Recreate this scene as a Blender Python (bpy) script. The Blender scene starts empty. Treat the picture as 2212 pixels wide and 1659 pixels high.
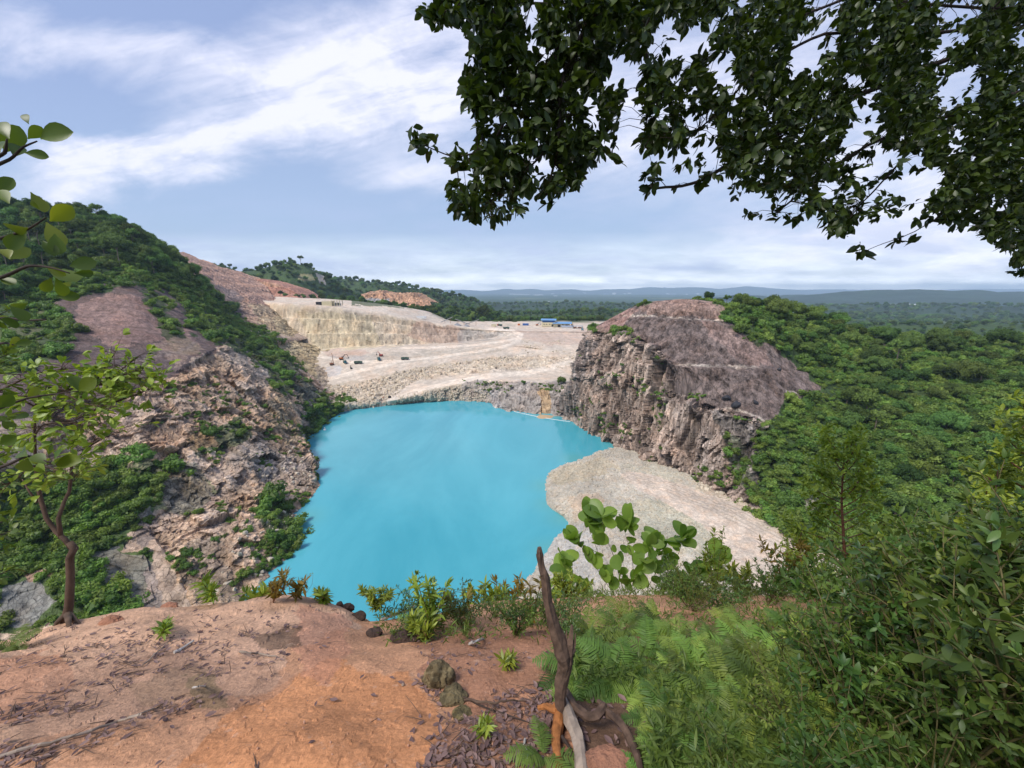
import bpy, math, random
import numpy as np
random.seed(7); rng = np.random.default_rng(7)
SC = bpy.context.scene
COL = SC.collection
# ------------------------------------------------------------------ camera
F = 384.6; K = 1024.0/2212.0; FV = F/K
PITCH = math.atan(0.2419); SP, CP = math.sin(PITCH), math.cos(PITCH)
CAMZ = 100.0
cam_d = bpy.data.cameras.new('camera'); cam = bpy.data.objects.new('camera', cam_d); COL.objects.link(cam)
cam.location = (0, 0, CAMZ); cam.rotation_euler = (math.pi/2-PITCH, 0, 0)
cam_d.sensor_width = 36; cam_d.lens = 36*F/1024; cam_d.clip_start = 0.05; cam_d.clip_end = 60000
SC.camera = cam
SC.view_settings.view_transform = 'Standard'; SC.view_settings.look = 'None'
SC.view_settings.exposure = 0.70; SC.view_settings.gamma = 1
SC.cycles.max_bounces = 6; SC.cycles.diffuse_bounces = 2; SC.cycles.glossy_bounces = 2
SC.cycles.transmission_bounces = 3; SC.cycles.volume_bounces = 0; SC.cycles.transparent_max_bounces = 4
# ------------------------------------------------------------------ node helper
class NT:
    def __init__(s, nt): s.nt = nt; s.L = nt.links
    def n(s, t, **k):
        nd = s.nt.nodes.new(t)
        ins = k.pop('i', {})
        for a, b in k.items(): setattr(nd, a, b)
        for a, b in ins.items(): s.set(nd, a, b)
        return nd
    def set(s, nd, a, b):
        sock = nd.inputs[a]
        if isinstance(b, bpy.types.NodeSocket): s.L.new(b, sock)
        elif isinstance(b, bpy.types.Node): s.L.new(b.outputs[0], sock)
        else: sock.default_value = b
    def math(s, op, a, b=None, c=None, clamp=False):
        nd = s.nt.nodes.new('ShaderNodeMath'); nd.operation = op; nd.use_clamp = clamp
        for i, v in enumerate((a, b, c)):
            if v is not None: s.set(nd, i, v)
        return nd.outputs[0]
    def mix(s, fac, a, b, mode='MIX'):
        nd = s.nt.nodes.new('ShaderNodeMix'); nd.data_type = 'RGBA'; nd.blend_type = mode
        s.set(nd, 0, fac); s.set(nd, 6, a if not isinstance(a, tuple) else (*a[:3], 1)); s.set(nd, 7, b if not isinstance(b, tuple) else (*b[:3], 1))
        return nd.outputs[2]
    def noise(s, vec, scale, detail=4, rough=.55, dist=0, out=0):
        nd = s.nt.nodes.new('ShaderNodeTexNoise')
        if vec is not None: s.L.new(vec, nd.inputs['Vector'])
        nd.inputs['Scale'].default_value = scale; nd.inputs['Detail'].default_value = detail
        nd.inputs['Roughness'].default_value = rough; nd.inputs['Distortion'].default_value = dist
        return nd.outputs[out]
    def ramp(s, fac, stops):
        nd = s.nt.nodes.new('ShaderNodeValToRGB'); s.set(nd, 0, fac)
        e = nd.color_ramp.elements
        while len(e) < len(stops): e.new(0.5)
        for k, (p, c) in zip(e, stops):
            k.position = p; k.color = (c, c, c, 1) if not isinstance(c, tuple) else (*c, 1)
        return nd.outputs[0]
    def mapr(s, v, a, b, c, d):
        nd = s.nt.nodes.new('ShaderNodeMapRange'); s.set(nd, 0, v)
        for i, x in enumerate((a, b, c, d)): nd.inputs[i+1].default_value = x
        return nd.outputs[0]
    def scale(s, vec, xyz):
        nd = s.nt.nodes.new('ShaderNodeVectorMath'); nd.operation = 'MULTIPLY'
        s.L.new(vec, nd.inputs[0]); nd.inputs[1].default_value = xyz
        return nd.outputs[0]
# ------------------------------------------------------------------ sky
SUN_EL, SUN_AZ = math.radians(56), math.radians(-126)   # azimuth from +Y towards +X
W = bpy.data.worlds.new('World'); SC.world = W; W.use_nodes = True
wn = NT(W.node_tree); W.node_tree.nodes.clear()
def gn(x, y):                                   # picture direction -> (x/y, z/y) of the sky direction
    u = (x-1106)/FV; v = (y-829.5)/FV; d = CP-v*SP
    return u/d, -(SP+v*CP)/d
sky = wn.n('ShaderNodeTexSky', sky_type='NISHITA', sun_disc=False, sun_elevation=SUN_EL, sun_rotation=SUN_AZ, altitude=200, air_density=1.0, dust_density=2.0, ozone_density=1.5)
tc = wn.n('ShaderNodeTexCoord'); gen = tc.outputs['Generated']
sep = wn.n('ShaderNodeSeparateXYZ', i={0: gen})
ay = wn.math('MAXIMUM', wn.math('ABSOLUTE', sep.outputs[1]), 0.05)
A = wn.math('DIVIDE', sep.outputs[0], ay); E = wn.math('DIVIDE', sep.outputs[2], ay)
cmb = wn.n('ShaderNodeCombineXYZ', i={0: A, 1: wn.math('MULTIPLY', E, 2.2)})
w1 = wn.noise(cmb.outputs[0], 2.2, 6, .6, 0.4, 1); ws = wn.n('ShaderNodeSeparateColor', i={0: w1})
wx = wn.math('MULTIPLY', wn.math('SUBTRACT', ws.outputs[0], .5), .55)
wy = wn.math('MULTIPLY', wn.math('SUBTRACT', ws.outputs[1], .5), .28)
A2 = wn.math('ADD', A, wx); E2 = wn.math('ADD', E, wy)
stv = wn.n('ShaderNodeCombineXYZ', i={0: A, 1: wn.math('SUBTRACT', wn.math('MULTIPLY', E, 5.0), wn.math('MULTIPLY', A, 1.1))})
fine = wn.math('ADD', wn.math('MULTIPLY', wn.noise(cmb.outputs[0], 6, 8, .62, .5), .45), wn.math('MULTIPLY', wn.noise(stv.outputs[0], 3.2, 8, .65, .6), .55))
def blob(x, y, hl, hw, ang, amp):
    ca, ce = gn(x, y); hl /= FV; hw /= FV; c, s_ = math.cos(math.radians(ang)), math.sin(math.radians(ang))
    dx = wn.math('SUBTRACT', A2, ca); dy = wn.math('SUBTRACT', E2, ce)
    p = wn.math('ADD', wn.math('MULTIPLY', dx, c/hl), wn.math('MULTIPLY', dy, s_/hl))
    q = wn.math('ADD', wn.math('MULTIPLY', dx, -s_/hw), wn.math('MULTIPLY', dy, c/hw))
    r = wn.math('ADD', wn.math('MULTIPLY', p, p), wn.math('MULTIPLY', q, q))
    return wn.math('MULTIPLY', wn.math('EXPONENT', wn.math('MULTIPLY', r, -1)), amp)
tot = None
for b in [(330,355,300,36,8,1.0),(430,290,230,30,12,.75),(800,100,310,75,14,1.1),(850,235,260,40,8,1.0),(110,75,300,50,-10,.75),
          (930,370,150,45,0,.7),(100,410,180,30,5,.6),(1500,150,500,160,10,.8),(2000,380,400,150,0,1.0),(1950,520,330,45,3,1.0),(1250,320,120,60,20,.55),
          (500,130,200,40,-15,.35)]:
    t = blob(*b); tot = t if tot is None else wn.math('ADD', tot, t)
cl = wn.math('MULTIPLY', tot, wn.mapr(fine, .34, .66, .25, 1.3))
cl = wn.mapr(cl, .08, 1.05, 0, .9)
# low grey cloud bank and the bright band under it
bankv = wn.n('ShaderNodeCombineXYZ', i={0: A, 1: wn.math('MULTIPLY', E, 5.5)})
bn = wn.noise(bankv.outputs[0], 2.4, 8, .6, .3)
bank = wn.math('MULTIPLY', wn.mapr(bn, .44, .60, 0, 1), wn.ramp(E, [(0.0, 0), (.03, .15), (.055, 1), (.12, .7), (.26, 0)]))
low = wn.math('MULTIPLY', wn.mapr(wn.noise(bankv.outputs[0], 5.5, 6, .6), .34, .66, 0.35, 1), wn.ramp(E, [(0.0, 1), (.02, .8), (.045, .3), (.14, 0)]))
bg = wn.n('ShaderNodeMix', data_type='RGBA', blend_type='MULTIPLY'); bg.inputs[0].default_value = 1
skyc = wn.mix(1.0, sky.outputs[0], (1.0, 1.0, 1.0), 'MULTIPLY')
SKS = 0.085
blue = wn.ramp(E, [(0.0, (.50, .64, .82)), (.15, (.43, .57, .84)), (.5, (.36, .465, .77)), (1.0, (.30, .40, .72))])
scl = lambda c, k: wn.mix(1.0, c, (k, k, k), 'MULTIPLY')
base = wn.mix(.72, scl(skyc, SKS), scl(blue, .72))
c1 = wn.mix(cl, base, (.66, .67, .78))
c2 = wn.mix(wn.math('MULTIPLY', low, .9), c1, (2.0, 2.0, 2.0))
c3 = wn.mix(wn.math('MULTIPLY', bank, .75), c2, (.34, .41, .60))
bgn = wn.n('ShaderNodeBackground', i={0: wn.mix(1.0, c3, (9.7, 9.6, 9.5), 'MULTIPLY'), 1: 0.1})
wn.n('ShaderNodeOutputWorld', i={0: bgn.outputs[0]})
W.cycles.sampling_method = 'MANUAL'; W.cycles.sample_map_resolution = 512
sd = bpy.data.lights.new('sun', 'SUN'); sun = bpy.data.objects.new('sun', sd); COL.objects.link(sun)
sd.energy = 2.4; sd.angle = math.radians(22); sd.color = (1, .95, .88)
from mathutils import Vector, Matrix, Euler
sdir = Vector((math.sin(SUN_AZ)*math.cos(SUN_EL), math.cos(SUN_AZ)*math.cos(SUN_EL), math.sin(SUN_EL)))
sun.rotation_euler = sdir.to_track_quat('Z', 'Y').to_euler()
# ------------------------------------------------------------------ geometry helpers
def pt(x, y, t):
    u = (x-1106)/FV; v = (y-829.5)/FV
    return np.array([u*t, (CP-v*SP)*t, CAMZ-(SP+v*CP)*t])
def pz(x, y, z):
    v = (y-829.5)/FV
    return pt(x, y, (CAMZ-z)/(SP+v*CP))
def proj(P):
    P = np.asarray(P); dz = CAMZ-P[..., 2]
    t = P[..., 1]*CP + dz*SP; dn = dz*CP - P[..., 1]*SP
    t = np.where(t < .01, .01, t)
    return np.stack([P[..., 0]/t*FV+1106, dn/t*FV+829.5, t], -1)
def hsh(ix, iy, iz, s):
    h = (ix.astype(np.int64)*374761393 + iy.astype(np.int64)*668265263 + iz.astype(np.int64)*2147483647 + s*974634777) & 0xFFFFFFFF
    h = ((h ^ (h >> 13))*1274126177) & 0xFFFFFFFF
    h = ((h ^ (h >> 16))*2246822519) & 0xFFFFFFFF
    return ((h ^ (h >> 15)) & 0xFFFFFF)/float(0xFFFFFF)
def vnoise(P, s=0):
    i = np.floor(P).astype(np.int64); f = P-i; f = f*f*f*(f*(f*6-15)+10)
    r = 0
    for a in (0, 1):
        wa = f[..., 0] if a else 1-f[..., 0]
        for b in (0, 1):
            wb = f[..., 1] if b else 1-f[..., 1]
            for c in (0, 1):
                wc = f[..., 2] if c else 1-f[..., 2]
                r = r + hsh(i[..., 0]+a, i[..., 1]+b, i[..., 2]+c, s)*wa*wb*wc
    return r*2-1
def fbm(P, o=4, s=0, g=.5):
    r = 0; a = 1; n = 0
    for k in range(o):
        r = r+a*vnoise(P*(2.03**k)+k*17.3, s+k); n += a; a *= g
    return r/n
def blocks(P, s=0):                     # fractured rock: each cell has its own offset and tilt
    i = np.floor(P).astype(np.int64); best = np.full(P.shape[:-1], 1e9); out = np.zeros(P.shape[:-1])
    for a in (-1, 0, 1):
        for b in (-1, 0, 1):
            for c in (-1, 0, 1):
                j = i+np.array([a, b, c])
                q = np.stack([j[..., k]+.15+.7*hsh(j[..., 0], j[..., 1], j[..., 2], s+k+1) for k in range(3)], -1)
                d = P-q; dd = (d*d).sum(-1); m = dd < best
                if not m.any(): continue
                h = [hsh(j[..., 0], j[..., 1], j[..., 2], s+10+k)-.5 for k in range(4)]
                val = h[0]*1.3+(d[..., 0]*h[1]+d[..., 1]*h[2]+d[..., 2]*h[3])*1.6
                out = np.where(m, val, out); best = np.where(m, dd, best)
    return out
def inpoly(x, y, poly):
    r = np.zeros(x.shape, bool); n = len(poly)
    for i in range(n):
        x1, y1 = poly[i]; x2, y2 = poly[(i+1) % n]
        c = ((y1 > y) != (y2 > y))
        if y1 == y2: continue
        r ^= c & (x < (x2-x1)*(y-y1)/(y2-y1)+x1)
    return r
def tag(o, label=None, cat=None, group=None, kind=None):
    if label: o['label'] = label
    if cat: o['category'] = cat
    if group: o['group'] = group
    if kind: o['kind'] = kind
    return o
def make_mesh(name, V, faces, mat, smooth=False, attrs=None):
    """faces: list of integer arrays (n,k)"""
    me = bpy.data.meshes.new(name); V = np.asarray(V, np.float32)
    faces = [np.asarray(f, np.int32) for f in faces if len(f)]
    loops = np.concatenate([f.ravel() for f in faces]); tots = np.concatenate([np.full(len(f), f.shape[1], np.int32) for f in faces])
    starts = np.concatenate([[0], np.cumsum(tots)[:-1]]).astype(np.int32)
    me.vertices.add(len(V)); me.vertices.foreach_set('co', V.ravel())
    me.loops.add(len(loops)); me.loops.foreach_set('vertex_index', loops)
    me.polygons.add(len(tots)); me.polygons.foreach_set('loop_start', starts); me.polygons.foreach_set('loop_total', tots)
    me.polygons.foreach_set('use_smooth', np.full(len(tots), smooth))
    if attrs:
        for k, v in attrs.items():
            v = np.asarray(v, np.float32)
            if v.ndim == 2:
                a = me.color_attributes.new(k, 'FLOAT_COLOR', 'POINT'); a.data.foreach_set('color', np.concatenate([v, np.ones((len(v), 1), np.float32)], 1).ravel())
            else:
                a = me.attributes.new(k, 'FLOAT', 'POINT'); a.data.foreach_set('value', v)
    for m in (mat if isinstance(mat, (list, tuple)) else [mat]): me.materials.append(m)
    me.update(calc_edges=True); me.validate()
    return me
def link(name, data, parent=None, loc=None, rot=None, scale=None):
    o = bpy.data.objects.new(name, data); COL.objects.link(o)
    if parent is not None: o.parent = parent
    if loc is not None: o.location = loc
    if rot is not None: o.rotation_euler = rot
    if scale is not None: o.scale = (scale,)*3 if not hasattr(scale, '__len__') else scale
    return o
class MB:
    def __init__(s): s.v = []; s.f = {3: [], 4: []}; s.n = 0; s.a = []
    def add(s, V, F_, a=None):
        V = np.asarray(V, float); F_ = np.asarray(F_)
        s.v.append(V); s.f[F_.shape[1]].append(F_+s.n); s.n += len(V)
        s.a.append(np.full(len(V), 0.0 if a is None else a) if np.ndim(a) == 0 else a)
        return s
    def box(s, c, d, rz=0, taper=1.0, rot=None):
        x, y, z = d[0]/2, d[1]/2, d[2]/2
        V = np.array([[-x,-y,-z],[x,-y,-z],[x,y,-z],[-x,y,-z],[-x*taper,-y*taper,z],[x*taper,-y*taper,z],[x*taper,y*taper,z],[-x*taper,y*taper,z]])
        M = np.array(Euler((0,0,rz)).to_matrix()) if rot is None else np.array(Euler(rot).to_matrix())
        return s.add(V@M.T+np.array(c), [[0,3,2,1],[4,5,6,7],[0,1,5,4],[1,2,6,5],[2,3,7,6],[3,0,4,7]])
    def tube(s, P, R, n=7, a=None, jit=0):
        P = np.asarray(P, float); m = len(P); R = np.full(m, R) if np.ndim(R) == 0 else np.asarray(R)
        T = np.gradient(P, axis=0); T /= np.linalg.norm(T, axis=1)[:, None]+1e-9
        up = np.array([.3, .2, .93]) if abs(T[0, 2]) < .8 else np.array([1., .1, 0])
        V = []; X = np.cross(T[0], up)
        for i in range(m):
            X = X-T[i]*(X@T[i]); X /= np.linalg.norm(X)+1e-9; Y = np.cross(T[i], X)
            an = np.arange(n)/n*2*math.pi
            rr = R[i]*(1+jit*1.1*fbm(np.stack([np.cos(an)*1.6, np.sin(an)*1.6, np.full(n, i*.22)], -1), 2, 9)+jit*.25*(rng.random(n)-.5)) if jit else R[i]
            V.append(P[i]+(np.cos(an)*rr)[:, None]*X+(np.sin(an)*rr)[:, None]*Y)
        V = np.concatenate(V+[P[:1], P[-1:]])
        q = [[i*n+k, i*n+(k+1) % n, (i+1)*n+(k+1) % n, (i+1)*n+k] for i in range(m-1) for k in range(n)]
        s.add(V, q, a)
        base = s.n-len(V)
        s.f[3].append(np.array([[m*n, (k+1) % n, k] for k in range(n)]+[[m*n+1, (m-1)*n+k, (m-1)*n+(k+1) % n] for k in range(n)])+base)
        return s
    def mesh(s, name, mat, smooth=False, attr=None):
        V = np.concatenate(s.v); fs = [np.concatenate(s.f[k]) for k in (3, 4) if s.f[k]]
        at = {attr: np.concatenate(s.a)} if attr else None
        return make_mesh(name, V, fs, mat, smooth, at)
    def obj(s, name, mat, parent=None, loc=None, rot=None, scale=None, smooth=False, attr=None):
        return link(name, s.mesh(name, mat, smooth, attr), parent, loc, rot, scale)
def catmull(C, n_per):
    """C (R,...) control rows -> dense rows, n_per[i] samples per interval"""
    R = len(C); out = []
    for i in range(R-1):
        p0, p1, p2, p3 = C[max(i-1, 0)], C[i], C[i+1], C[min(i+2, R-1)]
        for k in range(n_per[i]):
            t = k/n_per[i]
            cr = .5*((2*p1)+(-p0+p2)*t+(2*p0-5*p1+4*p2-p3)*t*t+(-p0+3*p1-3*p2+p3)*t**3)
            ln = p1+(p2-p1)*t
            out.append(cr*.6+ln*.4)
    out.append(C[-1]); return np.array(out)
def dense(C, step=2.2, cap=260):
    C = np.array(C); pr = proj(C)[..., :2]
    pr = np.clip(pr, [-500, -300], [2800, 2100])
    dr = np.linalg.norm(np.diff(pr, axis=0), axis=-1).max(1); dc = np.linalg.norm(np.diff(pr, axis=1), axis=-1).max(0)
    nr = [int(np.clip(math.ceil(d/step), 2, cap)) for d in dr]; nc = [int(np.clip(math.ceil(d/step), 2, cap)) for d in dc]
    D = catmull(C, nr); D = np.swapaxes(catmull(np.swapaxes(D, 0, 1), nc), 0, 1)
    return D
def normals(D):
    a = np.gradient(D, axis=0); b = np.gradient(D, axis=1); n = np.cross(b, a)
    n /= np.linalg.norm(n, axis=-1)[..., None]+1e-9
    tc_ = np.array([0, 0, CAMZ])-D
    flip = np.median((n*tc_).sum(-1)) < 0
    return -n if flip else n
def gridfaces(R, C):
    i = np.arange(R*C).reshape(R, C)
    return np.stack([i[:-1, :-1], i[1:, :-1], i[1:, 1:], i[:-1, 1:]], -1).reshape(-1, 4)
PATCH = {}
def paint(D, base, regions, jit=14, wscale=.12):
    """base RGB, regions: (polygon in picture units, RGB or None for rock type, amount). Ragged edges by world noise"""
    pr = proj(D); P = D*wscale
    jx = fbm(P, 4, 91, .6)*jit; jy = fbm(P+50, 4, 77, .6)*jit
    x = pr[..., 0]+jx*2; y = pr[..., 1]+jy*2
    c = np.zeros(D.shape)+np.array(base)
    for poly, rgb, w in regions:
        m = inpoly(x, y, poly)*w
        c = c*(1-m[..., None])+np.array(rgb)*m[..., None]
    return c
def terrain(name, D, mat, cols, smooth=False, kind='structure'):
    R, C = D.shape[:2]
    me = make_mesh(name, D.reshape(-1, 3), [gridfaces(R, C)], mat, smooth, {'Col': cols.reshape(-1, 3)})
    o = link(name, me); tag(o, kind=kind); PATCH[name] = PATCH.get(name, []) + [(D, cols)]
    return o
# ------------------------------------------------------------------ materials
def newmat(name):
    m = bpy.data.materials.new(name); m.use_nodes = True; m.node_tree.nodes.clear(); t = NT(m.node_tree)
    b = t.n('ShaderNodeBsdfPrincipled'); o = t.n('ShaderNodeOutputMaterial', i={0: b.outputs[0]})
    b.inputs['Roughness'].default_value = .85; b.inputs['Specular IOR Level'].default_value = .25
    return m, t, b
def plain(name, rgb, rough=.7, metal=0, var=.12, scale=3):
    m, t, b = newmat(name); g = t.n('ShaderNodeTexCoord').outputs['Object']
    c = t.mix(1.0, (*rgb,), t.mix(0.0, t.ramp(t.noise(g, scale, 5), [(.3, 1-var), (.7, 1+var)]), (1, 1, 1)), 'MULTIPLY')
    t.set(b, 'Base Color', c); b.inputs['Roughness'].default_value = rough; b.inputs['Metallic'].default_value = metal
    return m
def rock_mat(name, s=1.0, streak=.35, crack=.5, bump=.6, mott=.35, an=1.0):
    m, t, b = newmat(name); g = t.n('ShaderNodeNewGeometry').outputs['Position']
    col = t.n('ShaderNodeAttribute', attribute_name='Col').outputs[0]
    big = t.ramp(t.noise(g, .035*s, 5, .6), [(.3, 1-mott*.6), (.7, 1+mott*.6)])
    med = t.ramp(t.noise(t.scale(g, (1, 1, an)), .35*s, 8, .65), [(.25, 1-mott), (.75, 1+mott)])
    st = t.ramp(t.noise(t.scale(g, (1, 1, .07)), .45*s, 6, .7), [(.38, 1-streak), (.62, 1+streak*.5)])
    c = t.mix(1.0, col, big, 'MULTIPLY'); c = t.mix(1.0, c, med, 'MULTIPLY'); c = t.mix(1.0, c, st, 'MULTIPLY')
    warm = t.noise(g, .11*s, 5, .6)
    c = t.mix(t.mapr(warm, .45, .7, 0, .35), c, t.mix(1.0, c, (1.25, .95, .72), 'MULTIPLY'))
    vo = t.n('ShaderNodeTexVoronoi', feature='DISTANCE_TO_EDGE'); t.set(vo, 'Vector', t.scale(g, (1, 1, .45*an))); vo.inputs['Scale'].default_value = .55*s
    ck = t.ramp(vo.outputs[0], [(0.0, 1-crack), (.07, 1.0)])
    c = t.mix(1.0, c, ck, 'MULTIPLY')
    t.set(b, 'Base Color', c)
    bn = t.n('ShaderNodeBump'); bn.inputs['Strength'].default_value = bump; bn.inputs['Distance'].default_value = .8/s
    t.set(bn, 'Height', t.noise(t.scale(g, (1, 1, an)), .8*s, 8, .7)); t.set(b, 'Normal', bn.outputs[0])
    return m
def leaf_mat(name, c_lo, c_hi, trans=.3, rough=.5, hue=.03, spec=.4, objvar=.35, nscale=.2):
    """foliage: hue and value vary per leaf, per plant and in drifts"""
    m = bpy.data.materials.new(name); m.use_nodes = True; m.node_tree.nodes.clear(); t = NT(m.node_tree)
    geo = t.n('ShaderNodeNewGeometry'); oi = t.n('ShaderNodeObjectInfo')
    a = t.n('ShaderNodeAttribute', attribute_name='lv').outputs['Fac']
    f = t.math('ADD', t.math('MULTIPLY', a, .75), t.math('MULTIPLY', t.noise(geo.outputs['Position'], nscale, 3), .5), clamp=True)
    c = t.mix(f, tuple(c_lo), tuple(c_hi))
    hs = t.n('ShaderNodeHueSaturation', i={4: c})
    t.set(hs, 0, t.mapr(oi.outputs['Random'], 0, 1, .5-hue, .5+hue*.6)); t.set(hs, 2, t.mapr(t.math('FRACT', t.math('MULTIPLY', oi.outputs['Random'], 7.31)), 0, 1, 1-objvar, 1+objvar))
    b = t.n('ShaderNodeBsdfPrincipled', i={0: hs.outputs[0]}); b.inputs['Roughness'].default_value = rough; b.inputs['Specular IOR Level'].default_value = spec
    tr = t.n('ShaderNodeBsdfTranslucent', i={0: t.mix(1.0, hs.outputs[0], (1.3, 1.35, .55), 'MULTIPLY')})
    mx = t.n('ShaderNodeMixShader', i={0: trans, 1: b.outputs[0], 2: tr.outputs[0]})
    t.n('ShaderNodeOutputMaterial', i={0: mx.outputs[0]})
    return m
M_CLIFF = rock_mat('cliff_rock', an=.6); M_CRAG = rock_mat('crag_rock', .9, .5, .6, .7, .35, .16); M_SLAB = rock_mat('quarry_rock', .5, .55, .35, .5)
M_PALE = rock_mat('quarry_dust', .5, .15, 0, .35, .25)
M_GRAVEL = rock_mat('gravel', 2.6, .0, .3, .9, .38)
M_FAR = rock_mat('far_ground', .12, 0, 0, .3, .35)
M_BARK = plain('bark', (.10, .065, .045), .9, var=.35, scale=12)
M_BARKD = plain('dark_bark', (.045, .032, .026), .9, var=.4, scale=14)
M_TRUNK = plain('tree_trunk', (.16, .13, .10), .9, var=.3, scale=2)
M_FOREST = leaf_mat('forest_leaves', (.024, .060, .017), (.145, .23, .052), .2, .7, .035, .12, .5, .03)
M_BUSH = leaf_mat('bush_leaves', (.040, .088, .017), (.20, .315, .055), .3, .55, .03, .3, .3, .035)
def green(c): return (c[..., 1] > c[..., 0]*1.0)
# ------------------------------------------------------------------ terrain: the left massif
PINK = (.47, .355, .265); TAN = (.42, .31, .19); SLAB = (.15, .108, .096); VEG = (.050, .085, .026); VEGL = (.075, .125, .035)
DUST = (.56, .475, .38); YEL = (.44, .35, .21); ORANGE = (.46, .235, .14); GREY = (.33, .31, .29)
def rough_rock(D, amp, s=1.0, seed=0, aniso=.45, fine=.5, tilt=0.0):
    """fractured blocks at three sizes + fbm, along the surface normal; amp is a per-vertex strength"""
    N = normals(D); A_ = np.array([1, 1, aniso])
    D0 = D; ct, st_ = math.cos(tilt), math.sin(tilt)
    Dq = np.stack([D[..., 0]*ct+D[..., 2]*st_, D[..., 1], -D[..., 0]*st_+D[..., 2]*ct], -1)
    Dw = Dq+np.stack([fbm(Dq/9, 2, 71), fbm(Dq/9, 2, 72), fbm(Dq/9, 2, 73)], -1)*1.3*s
    b1 = blocks(Dw*A_/(7*s), seed); b2 = blocks(Dw*A_/(2.6*s), seed+5); b3 = blocks(Dq*A_/(1.2*s), seed+9)
    d = b1*3.2*s+b2*1.5*s+b3*.6*s*fine*2+fbm(D/(16*s), 3, seed)*2.8*s
    global TONE
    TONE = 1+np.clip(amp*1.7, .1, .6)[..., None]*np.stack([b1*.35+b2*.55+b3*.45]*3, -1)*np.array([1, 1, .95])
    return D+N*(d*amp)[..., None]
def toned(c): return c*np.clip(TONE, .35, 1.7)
def soft(D, amp, wl, seed=0, o=4): return D+normals(D)*(fbm(D/wl, o, seed)*amp)[..., None]
def region_mask(D, poly, blur=0):
    pr = proj(D); return inpoly(pr[..., 0], pr[..., 1], poly).astype(float)
def smooth2(a, n=3):
    for _ in range(n):
        p = np.pad(a, 1, mode='edge'); a = (p[:-2, 1:-1]+p[2:, 1:-1]+p[1:-1, :-2]+p[1:-1, 2:]+p[1:-1, 1:-1])/5
    return a
T = lambda *a: [pt(*p) for p in a]
def lm():
    global TONE
    back = [np.array(p) for p in [(-800, 150, 120), (-750, 260, 150), (-700, 330, 150), (-640, 420, 140), (-600, 480, 130), (-560, 540, 110), (-520, 590, 90), (-460, 620, 80), (-400, 600, 60), (-330, 560, 50), (-250, 560, 45)]]
    r1 = T((-250,470,360),(0,455,380),(110,465,390),(200,475,400),(290,512,415),(350,545,430),(400,585,440),(450,640,440),(505,700,430),(560,735,410),(600,750,470))
    r2 = T((-250,780,240),(0,700,260),(90,665,285),(170,640,300),(240,630,315),(290,620,330),(370,640,360),(440,675,385),(505,712,400),(555,745,395),(610,775,450))
    r3 = T((-250,950,150),(0,900,170),(100,885,185),(180,870,205),(270,845,222),(347,828,240),(430,780,275),(500,752,320),(560,755,355),(620,780,365),(660,800,430))
    r4 = T((-250,1080,130),(0,1050,150),(100,1035,160),(180,1020,168),(280,1000,180),(380,965,197),(480,915,228),(560,870,262),(620,845,295),(678,845,335),(700,840,390))
    r5 = T((-250,1200,120),(0,1180,138),(120,1165,142),(230,1150,147),(330,1130,155),(450,1085,172),(560,1020,200),(615,960,235),(652,900,278),(705,868,325),(735,862,365))
    def pull(row, px, f):
        out = []
        for k, p in enumerate(row):
            ff = 1-(1-f)*(1 if k < 8 else (.55 if k == 8 else .25)); q = proj(p); out.append(pt(q[0], q[1], q[2]*ff))
        return out
    r1 = pull(r1, 0, .80); r2 = pull(r2, 0, .81); r3 = pull(r3, 0, .84); r4 = pull(r4, 0, .89); r5 = pull(r5, 0, .94)
    r6 = [pz(-250,1480,2), pz(0,1430,2), pz(200,1400,1), pz(350,1375,0), pz(480,1325,0), pz(625,1200,0), pz(640,1110,0), pz(690,1045,0), pz(663,950,0), pz(745,884,0), pz(790,873,0)]
    r7 = [p+np.array([9, -2 if i < 4 else 0, -9]) for i, p in enumerate(r6)]
    r55 = [(a+b)/2+np.array([(0, 0, 0), (0, 0, 3), (2, 0, 3), (3, 0, 0), (-3, 0, 2), (4, 0, 3), (-4, 0, 0), (6, 0, 0), (-7, 0, 2), (3, 0, 1), (0, 0, 0)][i]) for i, (a, b) in enumerate(zip(r5, r6))]
    D = dense([back, r1, r2, r3, r4, r5, r55, r6, r7], 1.9, 200)
    pr = proj(D); x, y = pr[..., 0], pr[..., 1]
    cliff = inpoly(x, y, [(80,885),(200,872),(347,828),(430,780),(480,745),(560,740),(640,770),(720,850),(760,1000),(720,1300),(430,1330),(330,1150),(220,1010),(100,1000)])
    slab = inpoly(x, y, [(-300,760),(60,700),(150,640),(290,610),(440,670),(520,720),(480,745),(430,780),(347,828),(200,872),(-300,960)])
    am = smooth2(np.where(cliff, .36, np.where(slab, .14, np.where(y > 1000, .5, .2))), 4)
    # ledges dipping across the slab
    zz = D[..., 2]+D[..., 0]*.28+fbm(D/25, 3, 5)*3
    D = D+normals(D)*(smooth2(slab.astype(float), 3)*(np.abs((zz/6.5) % 1-.5)*2.2+np.abs(((D[..., 1]+D[..., 2]*.8+fbm(D/20, 3, 15)*5)/13) % 1-.5)*2.6))[..., None]
    rib = fbm(np.stack([D[..., 1]*.075+D[..., 0]*.02, D[..., 0]*.012, D[..., 2]*.022], -1), 4, 83, .55)
    cm = smooth2(cliff.astype(float), 6)
    D = D+normals(D)*(cm*np.clip((D[..., 2]-3)/20, 0, 1)*(rib*6-np.abs(rib)*5))[..., None]
    wp = D+np.stack([fbm(D/15, 2, 21), fbm(D/15, 2, 22), fbm(D/15, 2, 23)], -1)*3
    k1 = blocks(wp*np.array([.10, .10, .03]), 161); k2 = blocks(wp*np.array([.26, .26, .08]), 162); k3 = blocks(D*np.array([.7, .7, .3]), 163)
    Nh = normals(D)*np.array([1, 1, .4]); Nh /= np.linalg.norm(Nh, axis=-1)[..., None]+1e-9
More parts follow.
